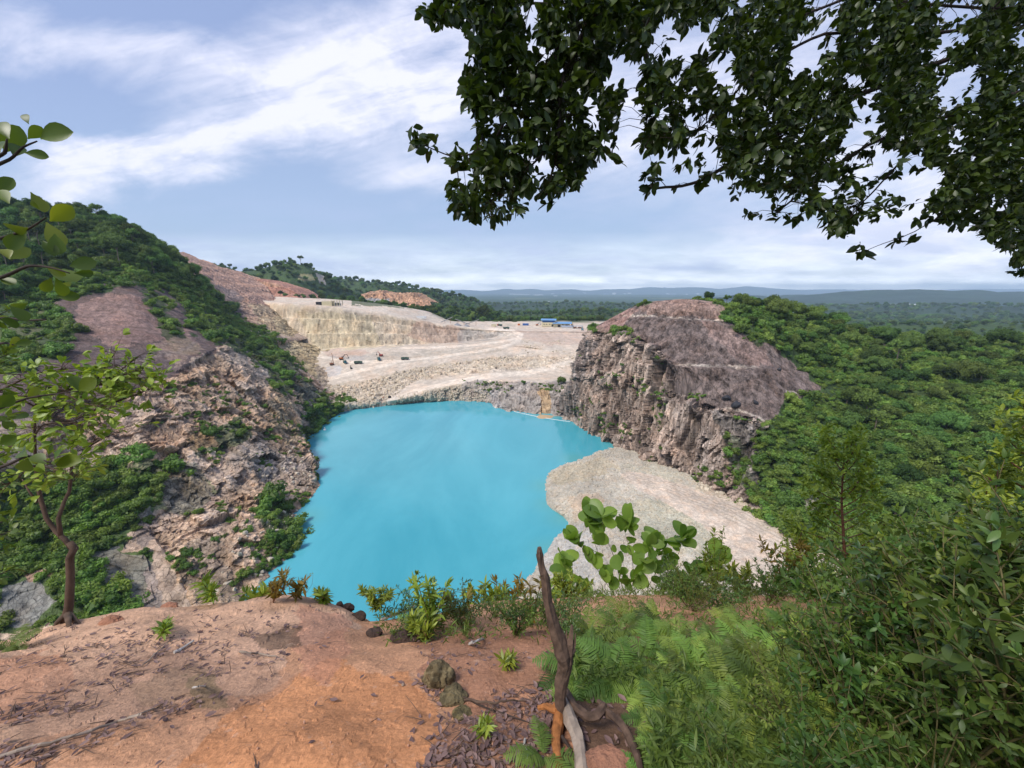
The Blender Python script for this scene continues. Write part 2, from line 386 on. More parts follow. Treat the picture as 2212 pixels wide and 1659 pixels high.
    D = D+Nh*(cm*np.clip((D[..., 2]+2)/8, .15, 1)*(k1*2.6+k2*1.15+k3*.45))[..., None]
    D = rough_rock(D, am*.42, 1.0, 3, .22, .6, .8)
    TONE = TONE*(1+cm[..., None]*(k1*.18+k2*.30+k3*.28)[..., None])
    regs = [
        ([(-400,380),(330,380),(560,690),(600,740),(520,705),(450,672),(370,632),(285,612),(230,622),(165,632),(120,655),(50,700),(-400,800)], VEG, 1),
        ([(120,655),(165,632),(285,612),(370,632),(450,672),(520,705),(480,745),(347,828),(200,872),(60,900),(-300,960),(-300,820),(60,780)], SLAB, 1),
        ([(165,660),(225,628),(300,640),(420,720),(430,770),(350,730),(300,745),(230,740),(170,700)], (.31,.20,.165), .8),
        ([(300,625),(350,640),(400,720),(440,770),(380,760),(330,690)], VEG, .75),
        ([(370,632),(450,672),(520,705),(560,735),(600,745),(560,770),(480,745),(420,715)], VEG, .9),
        ([(330,740),(400,720),(440,760),(380,790)], (.34,.24,.18), .7), ([(200,770),(330,760),(340,800),(220,820)], (.12,.09,.085), .6), ([(225,800),(420,735),(425,742),(230,812)], (.30,.235,.20), .6), ([(180,840),(350,790),(352,797),(185,850)], (.28,.215,.185), .6),
        ([(0,700),(110,660),(160,690),(150,760),(60,800),(-300,830),(-300,740)], VEG, .85),
        ([(520,720),(600,740),(650,790),(700,860),(690,880),(640,850),(600,850),(560,790),(525,760)], VEG, .85),
        ([(560,870),(610,850),(660,940),(620,960)], VEG, .35),
        ([(630,780),(690,850),(690,930),(660,945),(640,860)], (.15,.14,.12), .7),
        ([(655,870),(760,868),(760,895),(665,960)], VEG, 1),
        ([(-300,1000),(150,1020),(230,1010),(320,1020),(340,1100),(260,1180),(330,1200),(300,1340),(-300,1400)], VEGL, .95),
        ([(250,1010),(350,990),(420,1010),(470,1060),(420,1110),(330,1100)], VEGL, .7),
        ([(400,940),(520,900),(540,950),(430,985)], VEG, .8),
        ([(270,1100),(330,1090),(350,1150),(300,1180)], (.27,.225,.20), .8), ([(190,1200),(260,1180),(330,1230),(360,1330),(280,1320),(230,1250)], (.25,.21,.19), .7), ([(60,1230),(110,1220),(120,1250),(50,1265)], (.42,.25,.19), .8), ([(0,1270),(80,1260),(120,1300),(60,1360),(-20,1340)], (.30,.28,.27), .8),
        ([(560,1070),(620,1080),(655,1160),(630,1210),(590,1200),(560,1120)], VEG, .85),
        ([(380,1190),(470,1160),(520,1290),(420,1300)], (.25,.22,.19), .6),
        ([(330,1040),(420,1000),(470,1080),(380,1110)], (.27,.21,.2), .5),
        ([(550,930),(640,960),(690,1040),(620,1080),(560,1040)], (.36,.31,.27), .7),
        ([(300,900),(420,860),(470,960),(330,1000)], (.43,.28,.18), .5),
    ]
    c = paint(D, PINK, regs, 12)
    big = np.clip(fbm(D/26, 3, 66)*2.2, -1, 1); br2 = np.clip(fbm(D/11+9, 3, 67)*2, -1, 1); rk = (cm > .5) & ~green(c)
    hue = np.array([1.0, .86, .68])*np.clip(big, 0, 1)[..., None]*.35+np.array([.70, .78, .85])*np.clip(-big, 0, 1)[..., None]*-.0
    c = np.where(rk[..., None], c*(1+.0*hue)*(1-np.clip(big, 0, 1)[..., None]*np.array([.0, .10, .22]))*(1-np.clip(-big, 0, 1)[..., None]*np.array([.20, .14, .08]))*(1+.22*br2[..., None]), c)
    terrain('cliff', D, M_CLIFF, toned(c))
    return D
D_LM = lm()
# ------------------------------------------------------------------ terrain: working quarry behind the lake
def wallrow(top, base, n, bench=.62):
    rows = []
    for k in range(n):
        for e in (0, 1):
            r = []
            for a, b in zip(top, base):
                f = k/n; zt = a[2]+(b[2]-a[2])*(k+e)/n
                h = (k+(1-bench)*e)/n if e else k/n
                p = a+(b-a)*h; p = p.copy(); p[2] = zt; r.append(p)
            rows.append(r)
    return rows
def qu():
    top = T((560,650,580),(600,655,545),(660,658,515),(740,665,510),(820,675,522),(900,690,532),(960,701,543),(1020,708,553),(1090,714,562),(1130,716,565),(1185,716,560),(1262,716,555),(1330,716,560))
    base = T((600,760,500),(640,758,490),(690,756,482),(760,749,490),(850,745,503),(940,743,522),(1000,738,535),(1050,732,545),(1095,724,553),(1130,720,557),(1183,720,555),(1262,724,545),(1330,730,545))
    far = [np.array([p[0]*1.02, p[1]+40, p[2]-.5]) for p in top]
    far2 = [np.array([p[0]*1.15, p[1]+170, 46 if i > 5 else p[2]+2]) for i, p in enumerate(top)]
    far3 = [np.array([p[0]*1.5, p[1]+700, -6]) for p in top]
    rA = T((620,800,440),(665,790,430),(700,785,432),(760,780,437),(830,772,448),(900,768,460),(960,766,465),(1020,764,467),(1070,757,474),(1110,748,487),(1180,752,478),(1250,760,470),(1320,770,460))
    rB = T((640,820,415),(680,812,412),(715,806,410),(780,800,415),(850,788,430),(920,780,441),(990,775,450),(1050,766,463),(1100,757,474),(1140,745,492),(1190,765,460),(1245,780,446),(1320,795,430))
    rC = T((650,850,380),(690,845,380),(735,845,378),(800,838,385),(860,825,396),(920,812,408),(990,806,414),(1060,800,420),(1110,795,427),(1160,790,431),(1205,788,433),(1245,795,428),(1320,810,415))
    rD = T((660,868,352),(705,868,351),(750,868,352),(800,862,357),(860,848,370),(920,832,385),(985,820,398),(1045,816,400),(1105,812,404),(1150,812,400),(1190,808,404),(1240,812,400),(1310,820,390))
    rE = [pz(670,873,9),pz(712,872,7),pz(760,872,5),pz(810,868,4),pz(865,861,6),pz(925,848,9),pz(985,833,12),pz(1045,826,15),pz(1100,826,16),pz(1150,830,15.5),pz(1195,832,16),pz(1240,838,17),pz(1300,860,17)]
    rF = [pz(690,880,0),pz(730,890,0),pz(772,884,0),pz(815,879,0),pz(865,872,0),pz(925,868,0),pz(1000,866,0),pz(1055,871,0),pz(1090,887,0),pz(1140,892,0),pz(1190,896,0),pz(1240,914,0),pz(1300,945,0)]
    rG = [p+np.array([0, -4, -7]) for p in rF]
    W_ = wallrow(top, base, 3, .45)
    b2 = [b+np.array([0, -3, -.2]) for b in base]
    mid = [a*.5+b*.5+np.array([0, 0, 2.5 if 2 < i < 9 else 0]) for i, (a, b) in enumerate(zip(base, rA))]
    D = dense([far3, far2, far]+W_+[base, b2, mid, rA, rB, rC, rD, rE, rF, rG], 1.7, 130)
    pr = proj(D); x, y = pr[..., 0], pr[..., 1]
    wall = inpoly(x, y, [(560,668),(740,672),(900,696),(1020,712),(1090,718),(1110,724),(1050,733),(940,743),(760,750),(600,760)])
    rub = inpoly(x, y, [(640,840),(760,836),(900,795),(1060,775),(1120,765),(1200,770),(1260,780),(1200,795),(1050,803),(900,822),(830,855),(760,875),(660,880)])
    shore = inpoly(x, y, [(760,872),(880,850),(1000,823),(1050,824),(1150,826),(1300,830),(1300,950),(1180,900),(1060,890),(900,875),(760,900)])
    roads = [([(690,770),(760,782),(860,780),(950,771),(1040,758),(1090,748),(1120,735),(1125,722),(1105,714),(1060,711)], 5),
             ([(870,752),(960,750),(1040,744),(1100,735),(1120,728)], 4),
             ([(850,865),(900,845),(980,826),(1060,812),(1140,805),(1205,790),(1250,780)], 9), ([(700,822),(780,800),(850,785)], 6)]
    rd = np.zeros(x.shape)
    for pl, w in roads:
        for a, b in zip(pl[:-1], pl[1:]):
            a = np.array(a, float); b = np.array(b, float); d = b-a; L2 = (d*d).sum()
            s_ = np.clip(((x-a[0])*d[0]+(y-a[1])*d[1])/L2, 0, 1)
            dist = np.hypot(x-(a[0]+d[0]*s_), (y-(a[1]+d[1]*s_))*2.2)
            rd = np.maximum(rd, np.clip((w*1.6-dist)/(w*.6), 0, 1))
    am = smooth2(np.where(wall, .20, np.where(shore, .62, np.where(rub, .42, .045)))*(1-rd*.9), 2)
    D = rough_rock(D, am, .9, 21, .2)
    regs = [
        ([(540,655),(740,668),(900,693),(1020,711),(1100,720),(1050,734),(940,744),(760,751),(600,762)], (.57,.475,.35), 1),
        ([(640,672),(800,680),(820,748),(680,757)], (.54,.455,.30), .7),
        ([(900,693),(1000,709),(1000,740),(930,744),(880,730)], (.40,.27,.21), .6),
        ([(990,712),(1100,720),(1050,734),(990,740)], (.36,.33,.30), .7),
        ([(690,758),(760,752),(800,765),(720,775)], (.50,.34,.27), .5),
        ([(1100,715),(1300,712),(1300,745),(1180,745),(1130,728)], (.50,.39,.31), .9),
        ([(700,800),(740,792),(735,812),(700,815)], (.46,.45,.44), .7),
        ([(690,772),(830,766),(840,780),(760,786)], (.36,.34,.32), .6),
        ([(640,830),(760,826),(900,792),(1060,772),(1150,765),(1200,775),(1180,795),(1050,803),(900,822),(830,855),(760,875),(660,880)], (.50,.42,.32), .85),
        ([(860,852),(980,826),(1050,824),(1060,872),(870,872)], (.38,.33,.255), .9),
        ([(1000,822),(1240,826),(1300,950),(1130,893),(1040,868),(1000,866)], (.30,.265,.235), .95),
        ([(780,784),(900,778),(1040,764),(1100,752),(1100,746),(960,756),(800,766)], (.46,.40,.32), .7),
        ([(1030,840),(1075,838),(1090,885),(1050,872)], (.42,.38,.36), .7),
        ([(1165,838),(1187,838),(1192,897),(1168,896)], (.42,.29,.16), .85),
        ([(560,560),(700,600),(700,652),(560,655)], DUST, 1),
        ([(760,500),(2212,500),(1500,690),(760,660)], VEG, .8),
    ]
    c = paint(D, DUST, regs, 5, .06)
    c = c*(1-.75*rd[..., None])+np.array((.74, .64, .52))*.75*rd[..., None]
    stv = fbm(D*np.array([.25, .25, .015]), 4, 61, .6)*wall; c = c*(1+.6*stv[..., None])
    # anything far back on the plateau is grown over
    m = np.clip((D[..., 1]-660)/60+fbm(D/40, 3, 4), 0, 1)[..., None]*(D[..., 2] < 62)[..., None]
    c = c*(1-m)+np.array(VEG)*m
    terrain('quarry_floor', D, M_PALE, toned(c))
    return D
D_Q = qu()
def side():
    rows = [
        T((330,560,640),(350,545,660),(400,548,700),(470,575,720),(560,600,740)),
        T((380,585,500),(400,562,560),(460,590,590),(525,622,610),(600,655,625)),
        T((410,620,480),(430,600,500),(490,635,510),(540,648,530),(605,668,590)),
        T((470,720,440),(500,700,450),(555,705,465),(600,697,500),(632,690,560)),
        T((560,800,400),(590,790,402),(630,785,420),(655,758,460),(655,722,530)),
        T((660,895,345),(690,873,347),(712,853,368),(716,800,425),(692,757,480)),
        T((680,930,330),(720,885,335),(750,860,362),(745,800,425),(712,757,480))]
    D = dense(rows, 2.0, 130)
    zz = D[..., 2]+fbm(D/18, 3, 3)*2
    D = D+normals(D)*((np.abs((zz/15) % 1-.5))*4)[..., None]
    D = rough_rock(D, np.full(D.shape[:2], .38), .9, 33, .35)
    c = paint(D, YEL, [
        ([(330,500),(470,560),(560,600),(620,660),(560,680),(480,660),(400,600)], (.36,.22,.17), .9),
        ([(420,590),(520,640),(560,690),(500,690),(430,630)], (.22,.17,.155), .9),
        ([(520,645),(590,665),(600,740),(540,720)], (.42,.28,.20), .8),
        ([(540,655),(600,665),(640,760),(600,760)], (.40,.33,.21), .6),
        ([(680,790),(760,790),(760,880),(690,870)], (.44,.35,.26), .8)], 6, .08)
    terrain('cliff', D, M_SLAB, toned(c))
    # red terraced cutting behind
    tp = T((520,602,720),(560,602,715),(595,612,705),(625,622,700),(645,634,695),(664,648,690),(690,650,700))
    bs = T((530,665,640),(570,662,640),(605,658,642),(630,655,645),(648,652,650),(662,651,660),(690,654,670))
    bk = [p+np.array([0, 70, -3]) for p in tp]
    D = dense([bk]+[tp]+wallrow(tp, bs, 4, .55)[1:]+[bs, [p+np.array([0, -25, -8]) for p in bs]], 1.6, 120)
    D = rough_rock(D, np.full(D.shape[:2], .16), 1, 35)
    c = paint(D, (.42,.215,.15), [([(540,604),(600,612),(610,622),(545,616)], (.50,.31,.20), .8), ([(560,640),(650,640),(660,655),(570,662)], (.40,.2,.16), .7)], 3, .08)
    terrain('hill', D, M_SLAB, toned(c))
    # orange and grey cutting on the next hill
    tp = T((740,652,1080),(765,640,1075),(782,636,1060),(800,630,1045),(826,628,1040),(836,631,1050),(865,634,1060),(895,632,1060),(906,640,1050),(930,652,1050))
    bs = T((740,668,960),(765,668,955),(785,668,950),(800,668,945),(826,668,945),(838,668,950),(865,666,960),(895,664,970),(912,664,980),(935,664,990))
    bk = [p+np.array([0, 120, -6]) for p in tp]
    D = dense([bk, tp]+wallrow(tp, bs, 3, .5)[1:]+[bs, [p+np.array([0, -60, -14]) for p in bs]], 1.4, 120)
    D = rough_rock(D, np.full(D.shape[:2], .42), 1.6, 36)
    c = paint(D, (.47,.28,.17), [([(780,645),(842,645),(850,675),(770,675)], (.40,.395,.39), .95), ([(730,640),(780,648),(775,675),(730,675)], (.36,.30,.27), .8)], 3, .05)
    terrain('hill', D, M_SLAB, toned(c))
side()
# ------------------------------------------------------------------ terrain: right massif
def rm():
    global TONE
    e0 = T((1320,720,520),(1330,712,510),(1400,700,500),(1480,700,480),(1540,705,460),(1620,715,450),(1700,720,430),(1800,735,410),(1900,750,390),(2010,755,370),(2130,770,340),(2260,775,310),(2450,780,280))
    e1 = T((1300,712,360),(1290,706,335),(1368,663,315),(1410,651,295),(1500,645,275),(1580,660,265),(1660,674,262),(1750,694,265),(1850,722,265),(1960,730,262),(2080,745,250),(2211,750,235),(2400,755,210))
    e2 = T((1285,722,345),(1276,712,325),(1342,688,298),(1400,685,270),(1480,690,248),(1570,695,240),(1650,707,238),(1740,727,243),(1840,755,250),(1950,762,250),(2080,775,238),(2230,785,215),(2400,800,190))
    e2b = [a*1.0+np.array([-1.0, -7, -.5]) for a in e2]
    e3 = T((1275,750,330),(1268,737,308),(1330,724,277),(1390,739,252),(1455,783,226),(1540,788,218),(1640,791,213),(1730,800,222),(1830,815,225),(1940,830,218),(2070,840,205),(2220,850,185),(2400,860,170))
    e3b = [a+np.array([-1.6, -8 if i > 3 else -1.5, -.6]) for i, a in enumerate(e3)]
    e4 = T((1255,800,325),(1245,792,300),(1310,802,271),(1380,832,248),(1460,862,221),(1540,884,204),(1645,908,187),(1730,925,185),(1830,935,184),(1940,945,180),(2070,955,175),(2220,965,160),(2400,975,150))
    e4b = [a+np.array([-.8, -4.0 if i > 3 else -.8, -.8]) for i, a in enumerate(e4)]
    e5 = T((1225,845,322),(1228,857,300),(1290,882,271),(1370,907,247),(1455,942,220),(1545,968,198),(1640,1003,177),(1730,1022,172),(1830,1042,168),(1950,1052,165),(2080,1062,158),(2230,1072,150),(2400,1085,140))
    e6 = [pz(1205,880,4), pz(1238,912,0), pz(1290,943,0), pz(1342,972,.5), pz(1430,1005,3), pz(1520,1040,5), pz(1610,1085,8), pz(1700,1130,12), pz(1830,1170,14), pz(1960,1190,16), pz(2090,1200,18), pz(2240,1210,20), pz(2420,1220,22)]
    e7 = [p+np.array([-1.0, -5, -8]) for p in e6]
    D = dense([e0, e1, e2, e2b, e3, e3b, e4, e4b, e5, e6, e7], 1.8, 170)
    pr = proj(D); x, y = pr[..., 0], pr[..., 1]
    crag = inpoly(x, y, [(1200,720),(1275,715),(1330,722),(1390,735),(1430,765),(1450,800),(1455,850),(1560,885),(1660,915),(1700,1000),(1720,1140),(1400,1020),(1200,950)])
    slab = inpoly(x, y, [(1285,700),(1370,655),(1480,640),(1540,660),(1600,700),(1700,760),(1760,830),(1790,850),(1660,910),(1560,885),(1455,850),(1430,765),(1390,735)])
    cm = smooth2(crag.astype(float), 4); sm = smooth2(slab.astype(float), 4)
    am = .07+.34*cm-.03*sm
    # steep columns on the lower cliff and long vertical grooves down the slabs
    Np = normals(D)
    g1 = fbm(D*np.array([.22, .22, .02]), 3, 8); g2 = blocks(D*np.array([.2, .2, .03]), 61)
    gd = np.stack([(D[..., 0]*.8+D[..., 2]*.55), D[..., 1]*.8, D[..., 2]*.05], -1)
    g1 = fbm(gd*.30, 4, 8, .6)
    Nh = Np*np.array([1, 1, .25]); Nh /= np.linalg.norm(Nh, axis=-1)[..., None]+1e-9
    wp = D+np.stack([fbm(D/15, 2, 21), fbm(D/15, 2, 22), fbm(D/15, 2, 23)], -1)*3
    k1 = blocks(wp*np.array([.11, .11, .022]), 61); k2 = blocks(wp*np.array([.30, .30, .05]), 62); k3 = blocks(D*np.array([.75, .75, .16]), 63)
    D = D+Nh*(cm*(k1*5.5+k2*2.6+k3*1.0))[..., None]+Np*((g1*1.3-np.abs(g1)*1.8)*sm)[..., None]
    D = rough_rock(D, am*.45, .8, 41, .3, .7)
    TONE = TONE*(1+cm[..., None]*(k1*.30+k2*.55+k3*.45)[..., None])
    SL = (.170, .130, .115)
    regs = [
        ([(1200,720),(1275,712),(1330,722),(1390,735),(1430,765),(1450,800),(1455,850),(1560,885),(1660,915),(1700,1000),(1720,1140),(1400,1020),(1200,950)], (.37,.285,.23), 1),
        ([(1285,700),(1370,655),(1480,640),(1540,660),(1600,700),(1700,760),(1760,830),(1790,850),(1660,910),(1560,885),(1455,850),(1430,765),(1390,735)], SL, 1),
        ([(1375,660),(1410,648),(1490,642),(1530,655),(1600,670),(1580,688),(1480,680),(1385,678)], (.33,.22,.175), .8),
        ([(1290,700),(1360,660),(1375,665),(1330,715),(1290,715)], (.34,.21,.175), .7),
        ([(1500,690),(1560,700),(1640,740),(1680,790),(1600,785),(1540,730)], (.29,.20,.17), .7),
        ([(1200,740),(1250,720),(1290,740),(1260,800),(1230,900),(1200,900)], (.21,.18,.165), .7),
        ([(1430,850),(1500,870),(1500,900),(1560,960),(1560,1050),(1500,1020),(1510,950),(1440,930)], (.40,.33,.28), .6),
        ([(1530,880),(1650,920),(1700,1000),(1640,1090),(1590,1040),(1560,950)], (.17,.155,.14), .8),
        ([(1560,940),(1600,950),(1640,1080),(1590,1050)], VEG, .5),
        ([(1450,845),(1540,880),(1530,1000),(1470,960)], (.27,.22,.19), .4),
        ([(1580,655),(2500,700),(2500,1300),(1690,1140),(1640,1080),(1640,930),(1700,860),(1780,850),(1760,810),(1680,760),(1600,700),(1560,680)], VEG, 1),
        ([(1860,750),(1890,770),(1895,810),(1875,790)], (.36,.25,.19), .9), ([(1895,735),(1960,748),(1950,760),(1900,752)], (.36,.25,.19), .9),
        ([(1580,700),(1640,695),(1680,740),(1640,745)], VEG, .8),
        ([(1710,1090),(1760,1050),(1780,1130)], (.34,.29,.24), .6),
    ]
    c = paint(D, VEG, regs, 8, .1)
    TT = TONE.copy()
    c = c*(1+sm[..., None]*(.55*g1+.25*fbm(gd*1.1, 3, 44))[..., None])
    jj = fbm(D*.3, 3, 2)*2.5
    for pl, w in (([(1345,682),(1400,681),(1480,687),(1570,692)], 2.2), ([(1462,786),(1540,790),(1600,790),(1645,793)], 3.2), ([(1552,880),(1600,886),(1640,902),(1660,918)], 3.0), ([(1700,845),(1780,852)], 3.0)):
        for a, b in zip(pl[:-1], pl[1:]):
            a = np.array(a, float); b = np.array(b, float); dd = b-a; s_ = np.clip(((x-a[0])*dd[0]+(y-a[1])*dd[1])/(dd*dd).sum(), 0, 1)
            m = (np.clip(1.3-np.hypot(x-a[0]-dd[0]*s_, y+jj-a[1]-dd[1]*s_)/w, 0, 1)*np.clip(.75+fbm(D*.12, 3, 6)*1.6, 0, 1))[..., None]; c = c*(1-m)+np.array((.50,.43,.36))*m
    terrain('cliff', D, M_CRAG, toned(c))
    return D
D_RM = rm()
# ------------------------------------------------------------------ gravel spit with its track
def spit():
    rows = [
        [pz(1322,964,-2), pz(1334,962,.4), pz(1350,966,2), pz(1395,985,2.2), pz(1440,1005,1)],
        [pz(1240,988,-2.5), pz(1262,992,1.2), pz(1310,990,4.5), pz(1400,1010,5.2), pz(1500,1030,5)],
        [pz(1178,1025,-2.5), pz(1196,1022,1.2), pz(1265,1025,5.2), pz(1420,1050,6), pz(1620,1092,7)],
        [pz(1165,1056,-2.5), pz(1186,1054,1.2), pz(1265,1062,6), pz(1450,1085,6.2), pz(1700,1135,10)],
        [pz(1176,1093,-2.5), pz(1196,1094,1.2), pz(1290,1108,5.5), pz(1500,1130,6), pz(1800,1200,12)],
        [pz(1212,1124,-2.5), pz(1230,1128,1.2), pz(1310,1150,5.2), pz(1540,1185,6), pz(1880,1270,14)],
        [pz(1170,1196,-2.5), pz(1192,1196,1.2), pz(1290,1215,4.2), pz(1520,1260,5), pz(1950,1370,14)],
        [pz(1110,1280,-2.5), pz(1140,1282,1.2), pz(1270,1310,3.2), pz(1520,1390,4), pz(2000,1530,14)],
        [pz(1050,1430,-2.5), pz(1090,1430,1.2), pz(1240,1450,3), pz(1520,1500,4), pz(2100,1640,14)]]
    D = dense(rows, 1.8, 160)
    D = soft(D, 1.0, 14, 3); D = D+np.array([0, 0, 1])*(np.maximum(fbm(D/5, 3, 8), -.2)*.9)[..., None]
    pr = proj(D); x, y = pr[..., 0], pr[..., 1]
    track = inpoly(x+fbm(D/8, 3, 4)*9, y+fbm(D/8, 3, 5)*6, [(1340,1020),(1400,1022),(1470,1045),(1560,1080),(1680,1135),(1800,1205),(1950,1290),(1900,1360),(1700,1330),(1590,1260),(1560,1180),(1500,1120),(1420,1075),(1360,1045)])
    tk = smooth2(track.astype(float), 3)
    D = D+np.array([0, 0, 1])*((1-tk)*(blocks(D/1.8, 3)*.35+blocks(D/.8, 4)*.22))[..., None]
    c = paint(D, (.46,.42,.345), [
        ([(1180,1020),(1300,985),(1340,1010),(1260,1040),(1200,1050)], (.46,.40,.29), .8),
        ([(1230,1070),(1290,1060),(1310,1110),(1240,1125)], (.48,.38,.28), .8),
        ([(1330,1000),(1420,1005),(1500,1030),(1440,1040),(1380,1020)], (.46,.43,.34), .7),
        ([(1320,1090),(1440,1080),(1560,1150),(1600,1230),(1400,1180)], (.42,.40,.31), .8),
        ([(1180,1140),(1300,1130),(1300,1260),(1160,1260)], (.45,.435,.40), .7),
        ([(1480,1030),(1580,1060),(1740,1140),(1900,1240),(1760,1200),(1600,1110)], (.48,.39,.30), .8)], 8, .15)
    tc_ = np.array((.60, .50, .40))*(1+.10*fbm(D*np.array([.5, .1, .5]), 4, 6))[..., None]
    c = c*(1-tk[..., None])+tc_*tk[..., None]
    dm = np.full(x.shape, 1e9); cl_ = [pz(*p, 6) for p in ((1370,1032),(1450,1055),(1540,1095),(1630,1145),(1720,1205),(1850,1280))]
    for a, b in zip(cl_[:-1], cl_[1:]):
        dd = (b-a)[:2]; u_ = np.clip(((D[..., 0]-a[0])*dd[0]+(D[..., 1]-a[1])*dd[1])/(dd@dd), 0, 1); dm = np.minimum(dm, np.hypot(D[..., 0]-a[0]-dd[0]*u_, D[..., 1]-a[1]-dd[1]*u_)+fbm(D/7, 2, 3)*.8)
    rut = sum(np.exp(-((dm-r_)/.45)**2) for r_ in (.9, 3.0, 5.2)); c = c*(1-.22*rut*tk)[..., None]*(1+.10*fbm(D*np.array([.25, .25, .25]), 3, 9))[..., None]
    terrain('gravel_spit', D, M_GRAVEL, c)
    return D
D_SP = spit()
# ------------------------------------------------------------------ the lake
def lake():
    m, t, b = newmat('turquoise_water'); g = t.n('ShaderNodeNewGeometry').outputs['Position']
    n = t.noise(t.scale(g, (1, .5, 1)), .014, 6, .6, .8)
    c = t.mix(t.mapr(n, .38, .62, 0, 1), (.055, .31, .375), (.09, .385, .45))
    dsh = t.n('ShaderNodeAttribute', attribute_name='shallow').outputs['Fac']
    c = t.mix(dsh, c, (.11, .33, .30))
    t.set(b, 'Base Color', c); b.inputs['Roughness'].default_value = .07; b.inputs['IOR'].default_value = 1.33; b.inputs['Specular IOR Level'].default_value = .5
    bm_ = t.n('ShaderNodeBump'); bm_.inputs['Strength'].default_value = .35; bm_.inputs['Distance'].default_value = .25
    t.set(bm_, 'Height', t.noise(t.scale(g, (1, .45, 1)), .45, 5, .6)); t.set(b, 'Normal', bm_.outputs[0])
    xs = np.linspace(-175, 130, 180); ys = np.linspace(60, 385, 200)
    X, Y = np.meshgrid(xs, ys); V = np.stack([X, Y, X*0], -1)
    sh = [(690,1048),(645,1120),(655,1170),(600,1240),(662,950),(745,884)]
    s = np.zeros(X.shape)
    for p in [(667,945),(745,885),(1180,1050),(1215,1120),(1190,1090),(1190,1190),(1240,990),(1170,893),(1200,897),(655,1120),(850,873),(1330,965)]:
        q = pz(*p, 0); s = np.maximum(s, np.exp(-((X-q[0])**2+(Y-q[1])**2)/(60.0)))
    q = pz(672, 945, 0); s = np.maximum(s, 1.2*np.exp(-(((X-q[0])/7)**2+((Y-q[1])/9)**2)))
    me = make_mesh('lake', V.reshape(-1, 3), [gridfaces(*X.shape)], m, True, {'shallow': np.clip(s.ravel()*.55, 0, 1)})
    tag(link('lake', me), kind='structure')
lake()
# ------------------------------------------------------------------ far plain, hills, mountains
def plain_sheet():
    m, t, b = newmat('plain_cover'); g = t.n('ShaderNodeNewGeometry').outputs['Position']
    n = t.noise(g, .004, 8, .65); n2 = t.noise(g, .0012, 5, .6, .6)
    c = t.mix(t.ramp(n, [(.4, 0), (.62, 1)]), (.022, .045, .018), (.05, .085, .03))
    c = t.mix(t.ramp(n2, [(.56, 0), (.60, 1)]), c, (.10, .13, .05))
    n3 = t.noise(t.scale(g, (1, .35, 1)), .003, 8, .75, .3)
    town = t.math('MULTIPLY', t.ramp(n3, [(.60, 0), (.64, 1)]), t.ramp(t.mapr(t.n('ShaderNodeSeparateXYZ', i={0: g}).outputs[1], 6000, 14000, 0, 1), [(0, 0), (.15, 1)]))
    c = t.mix(t.math('MULTIPLY', town, .55), c, (.40, .40, .40))
    t.set(b, 'Base Color', c)
    ys = np.concatenate([np.linspace(-600, 600, 8), np.geomspace(640, 26000, 200)]); xs = np.linspace(-1, 1, 260)
    Y, U = np.meshgrid(ys, xs, indexing='ij'); X = U*(1200+np.maximum(Y, 0)*1.75)
    P = np.stack([X, Y, X*0], -1)
    Z = -22+fbm(P/900, 4, 3)*14*np.clip((Y-700)/900, 0, 1)+fbm(P/180, 3, 9)*3.5*np.clip((Y-700)/900, 0, 1)
    Z += 30*np.clip(fbm(P/2600+3, 3, 12)-.05, 0, 1)*np.clip((Y-1800)/2500, 0, 1)
    P[..., 2] = Z
    tag(link('plain', make_mesh('plain', P.reshape(-1, 3), [gridfaces(*X.shape)], m, True)), kind='structure')
plain_sheet()
M_HILL = rock_mat('hill_cover', .1, 0, 0, .8, .4)
HILLS = []
def hill(pts, depth, col=VEG, regs=(), bump=9, wl=60, zb=-25, step=2.0, name='hill'):
    """ridge line pts (x,y,t); falls to zb on both sides"""
    r = T(*pts); f1 = [p+np.array([0, -depth*.35, -(p[2]-zb)*.38]) for p in r]; f2 = [p+np.array([0, -depth, zb-p[2]]) for p in r]
    b1 = [p+np.array([0, depth*.5, -(p[2]-zb)*.4]) for p in r]; b2 = [p+np.array([0, depth*1.2, zb-p[2]]) for p in r]
    D = dense([b2, b1, r, f1, f2], step, 120); D = soft(D, bump, wl, 7, 5)
    c = paint(D, col, regs, 3, 1.0/wl)
    terrain(name, D, M_HILL, c, True); HILLS.append(D); return D
H1 = hill([(250,590,1150),(360,580,1100),(420,568,1000),(500,582,960),(560,580,930),(605,572,910),(640,571,900),(670,584,905),(700,600,925),(730,618,950),(770,640,980),(800,665,1000)], 330,
     regs=[([(640,590),(672,590),(680,606),(645,604)], (.30,.27,.14), .8), ([(682,588),(700,596),(705,615),(690,612)], (.36,.32,.28), .9)])
H2 = hill([(560,590,1700),(640,584,1600),(690,594,1500),(760,607,1450),(850,616,1420),(930,626,1400),(985,640,1380),(1020,652,1380),(1060,668,1400)], 380, bump=12)
H3 = hill([(800,690,760),(850,672,745),(900,668,730),(960,668,725),(1020,672,720),(1060,678,720),(1100,692,730),(1150,703,760)], 60, bump=3, wl=30, zb=40)
H4 = hill(col=(.028,.05,.026), pts=[(1600,640,4600),(1700,640,4400),(1780,634,4200),(1870,629,4000),(1950,626,3900),(2040,628,3900),(2130,630,3900),(2260,632,3900),(2450,640,4000),(2700,650,4200)], depth=1300, bump=26, wl=350)
H5 = hill(col=(.03,.055,.024), pts=[(900,650,2700),(1050,655,2600),(1200,657,2500),(1350,660,2500),(1500,662,2400),(1700,666,2300),(1850,664,2200),(2000,662,2100),(2150,660,2000),(2350,665,2000)], depth=700, bump=14, wl=200)
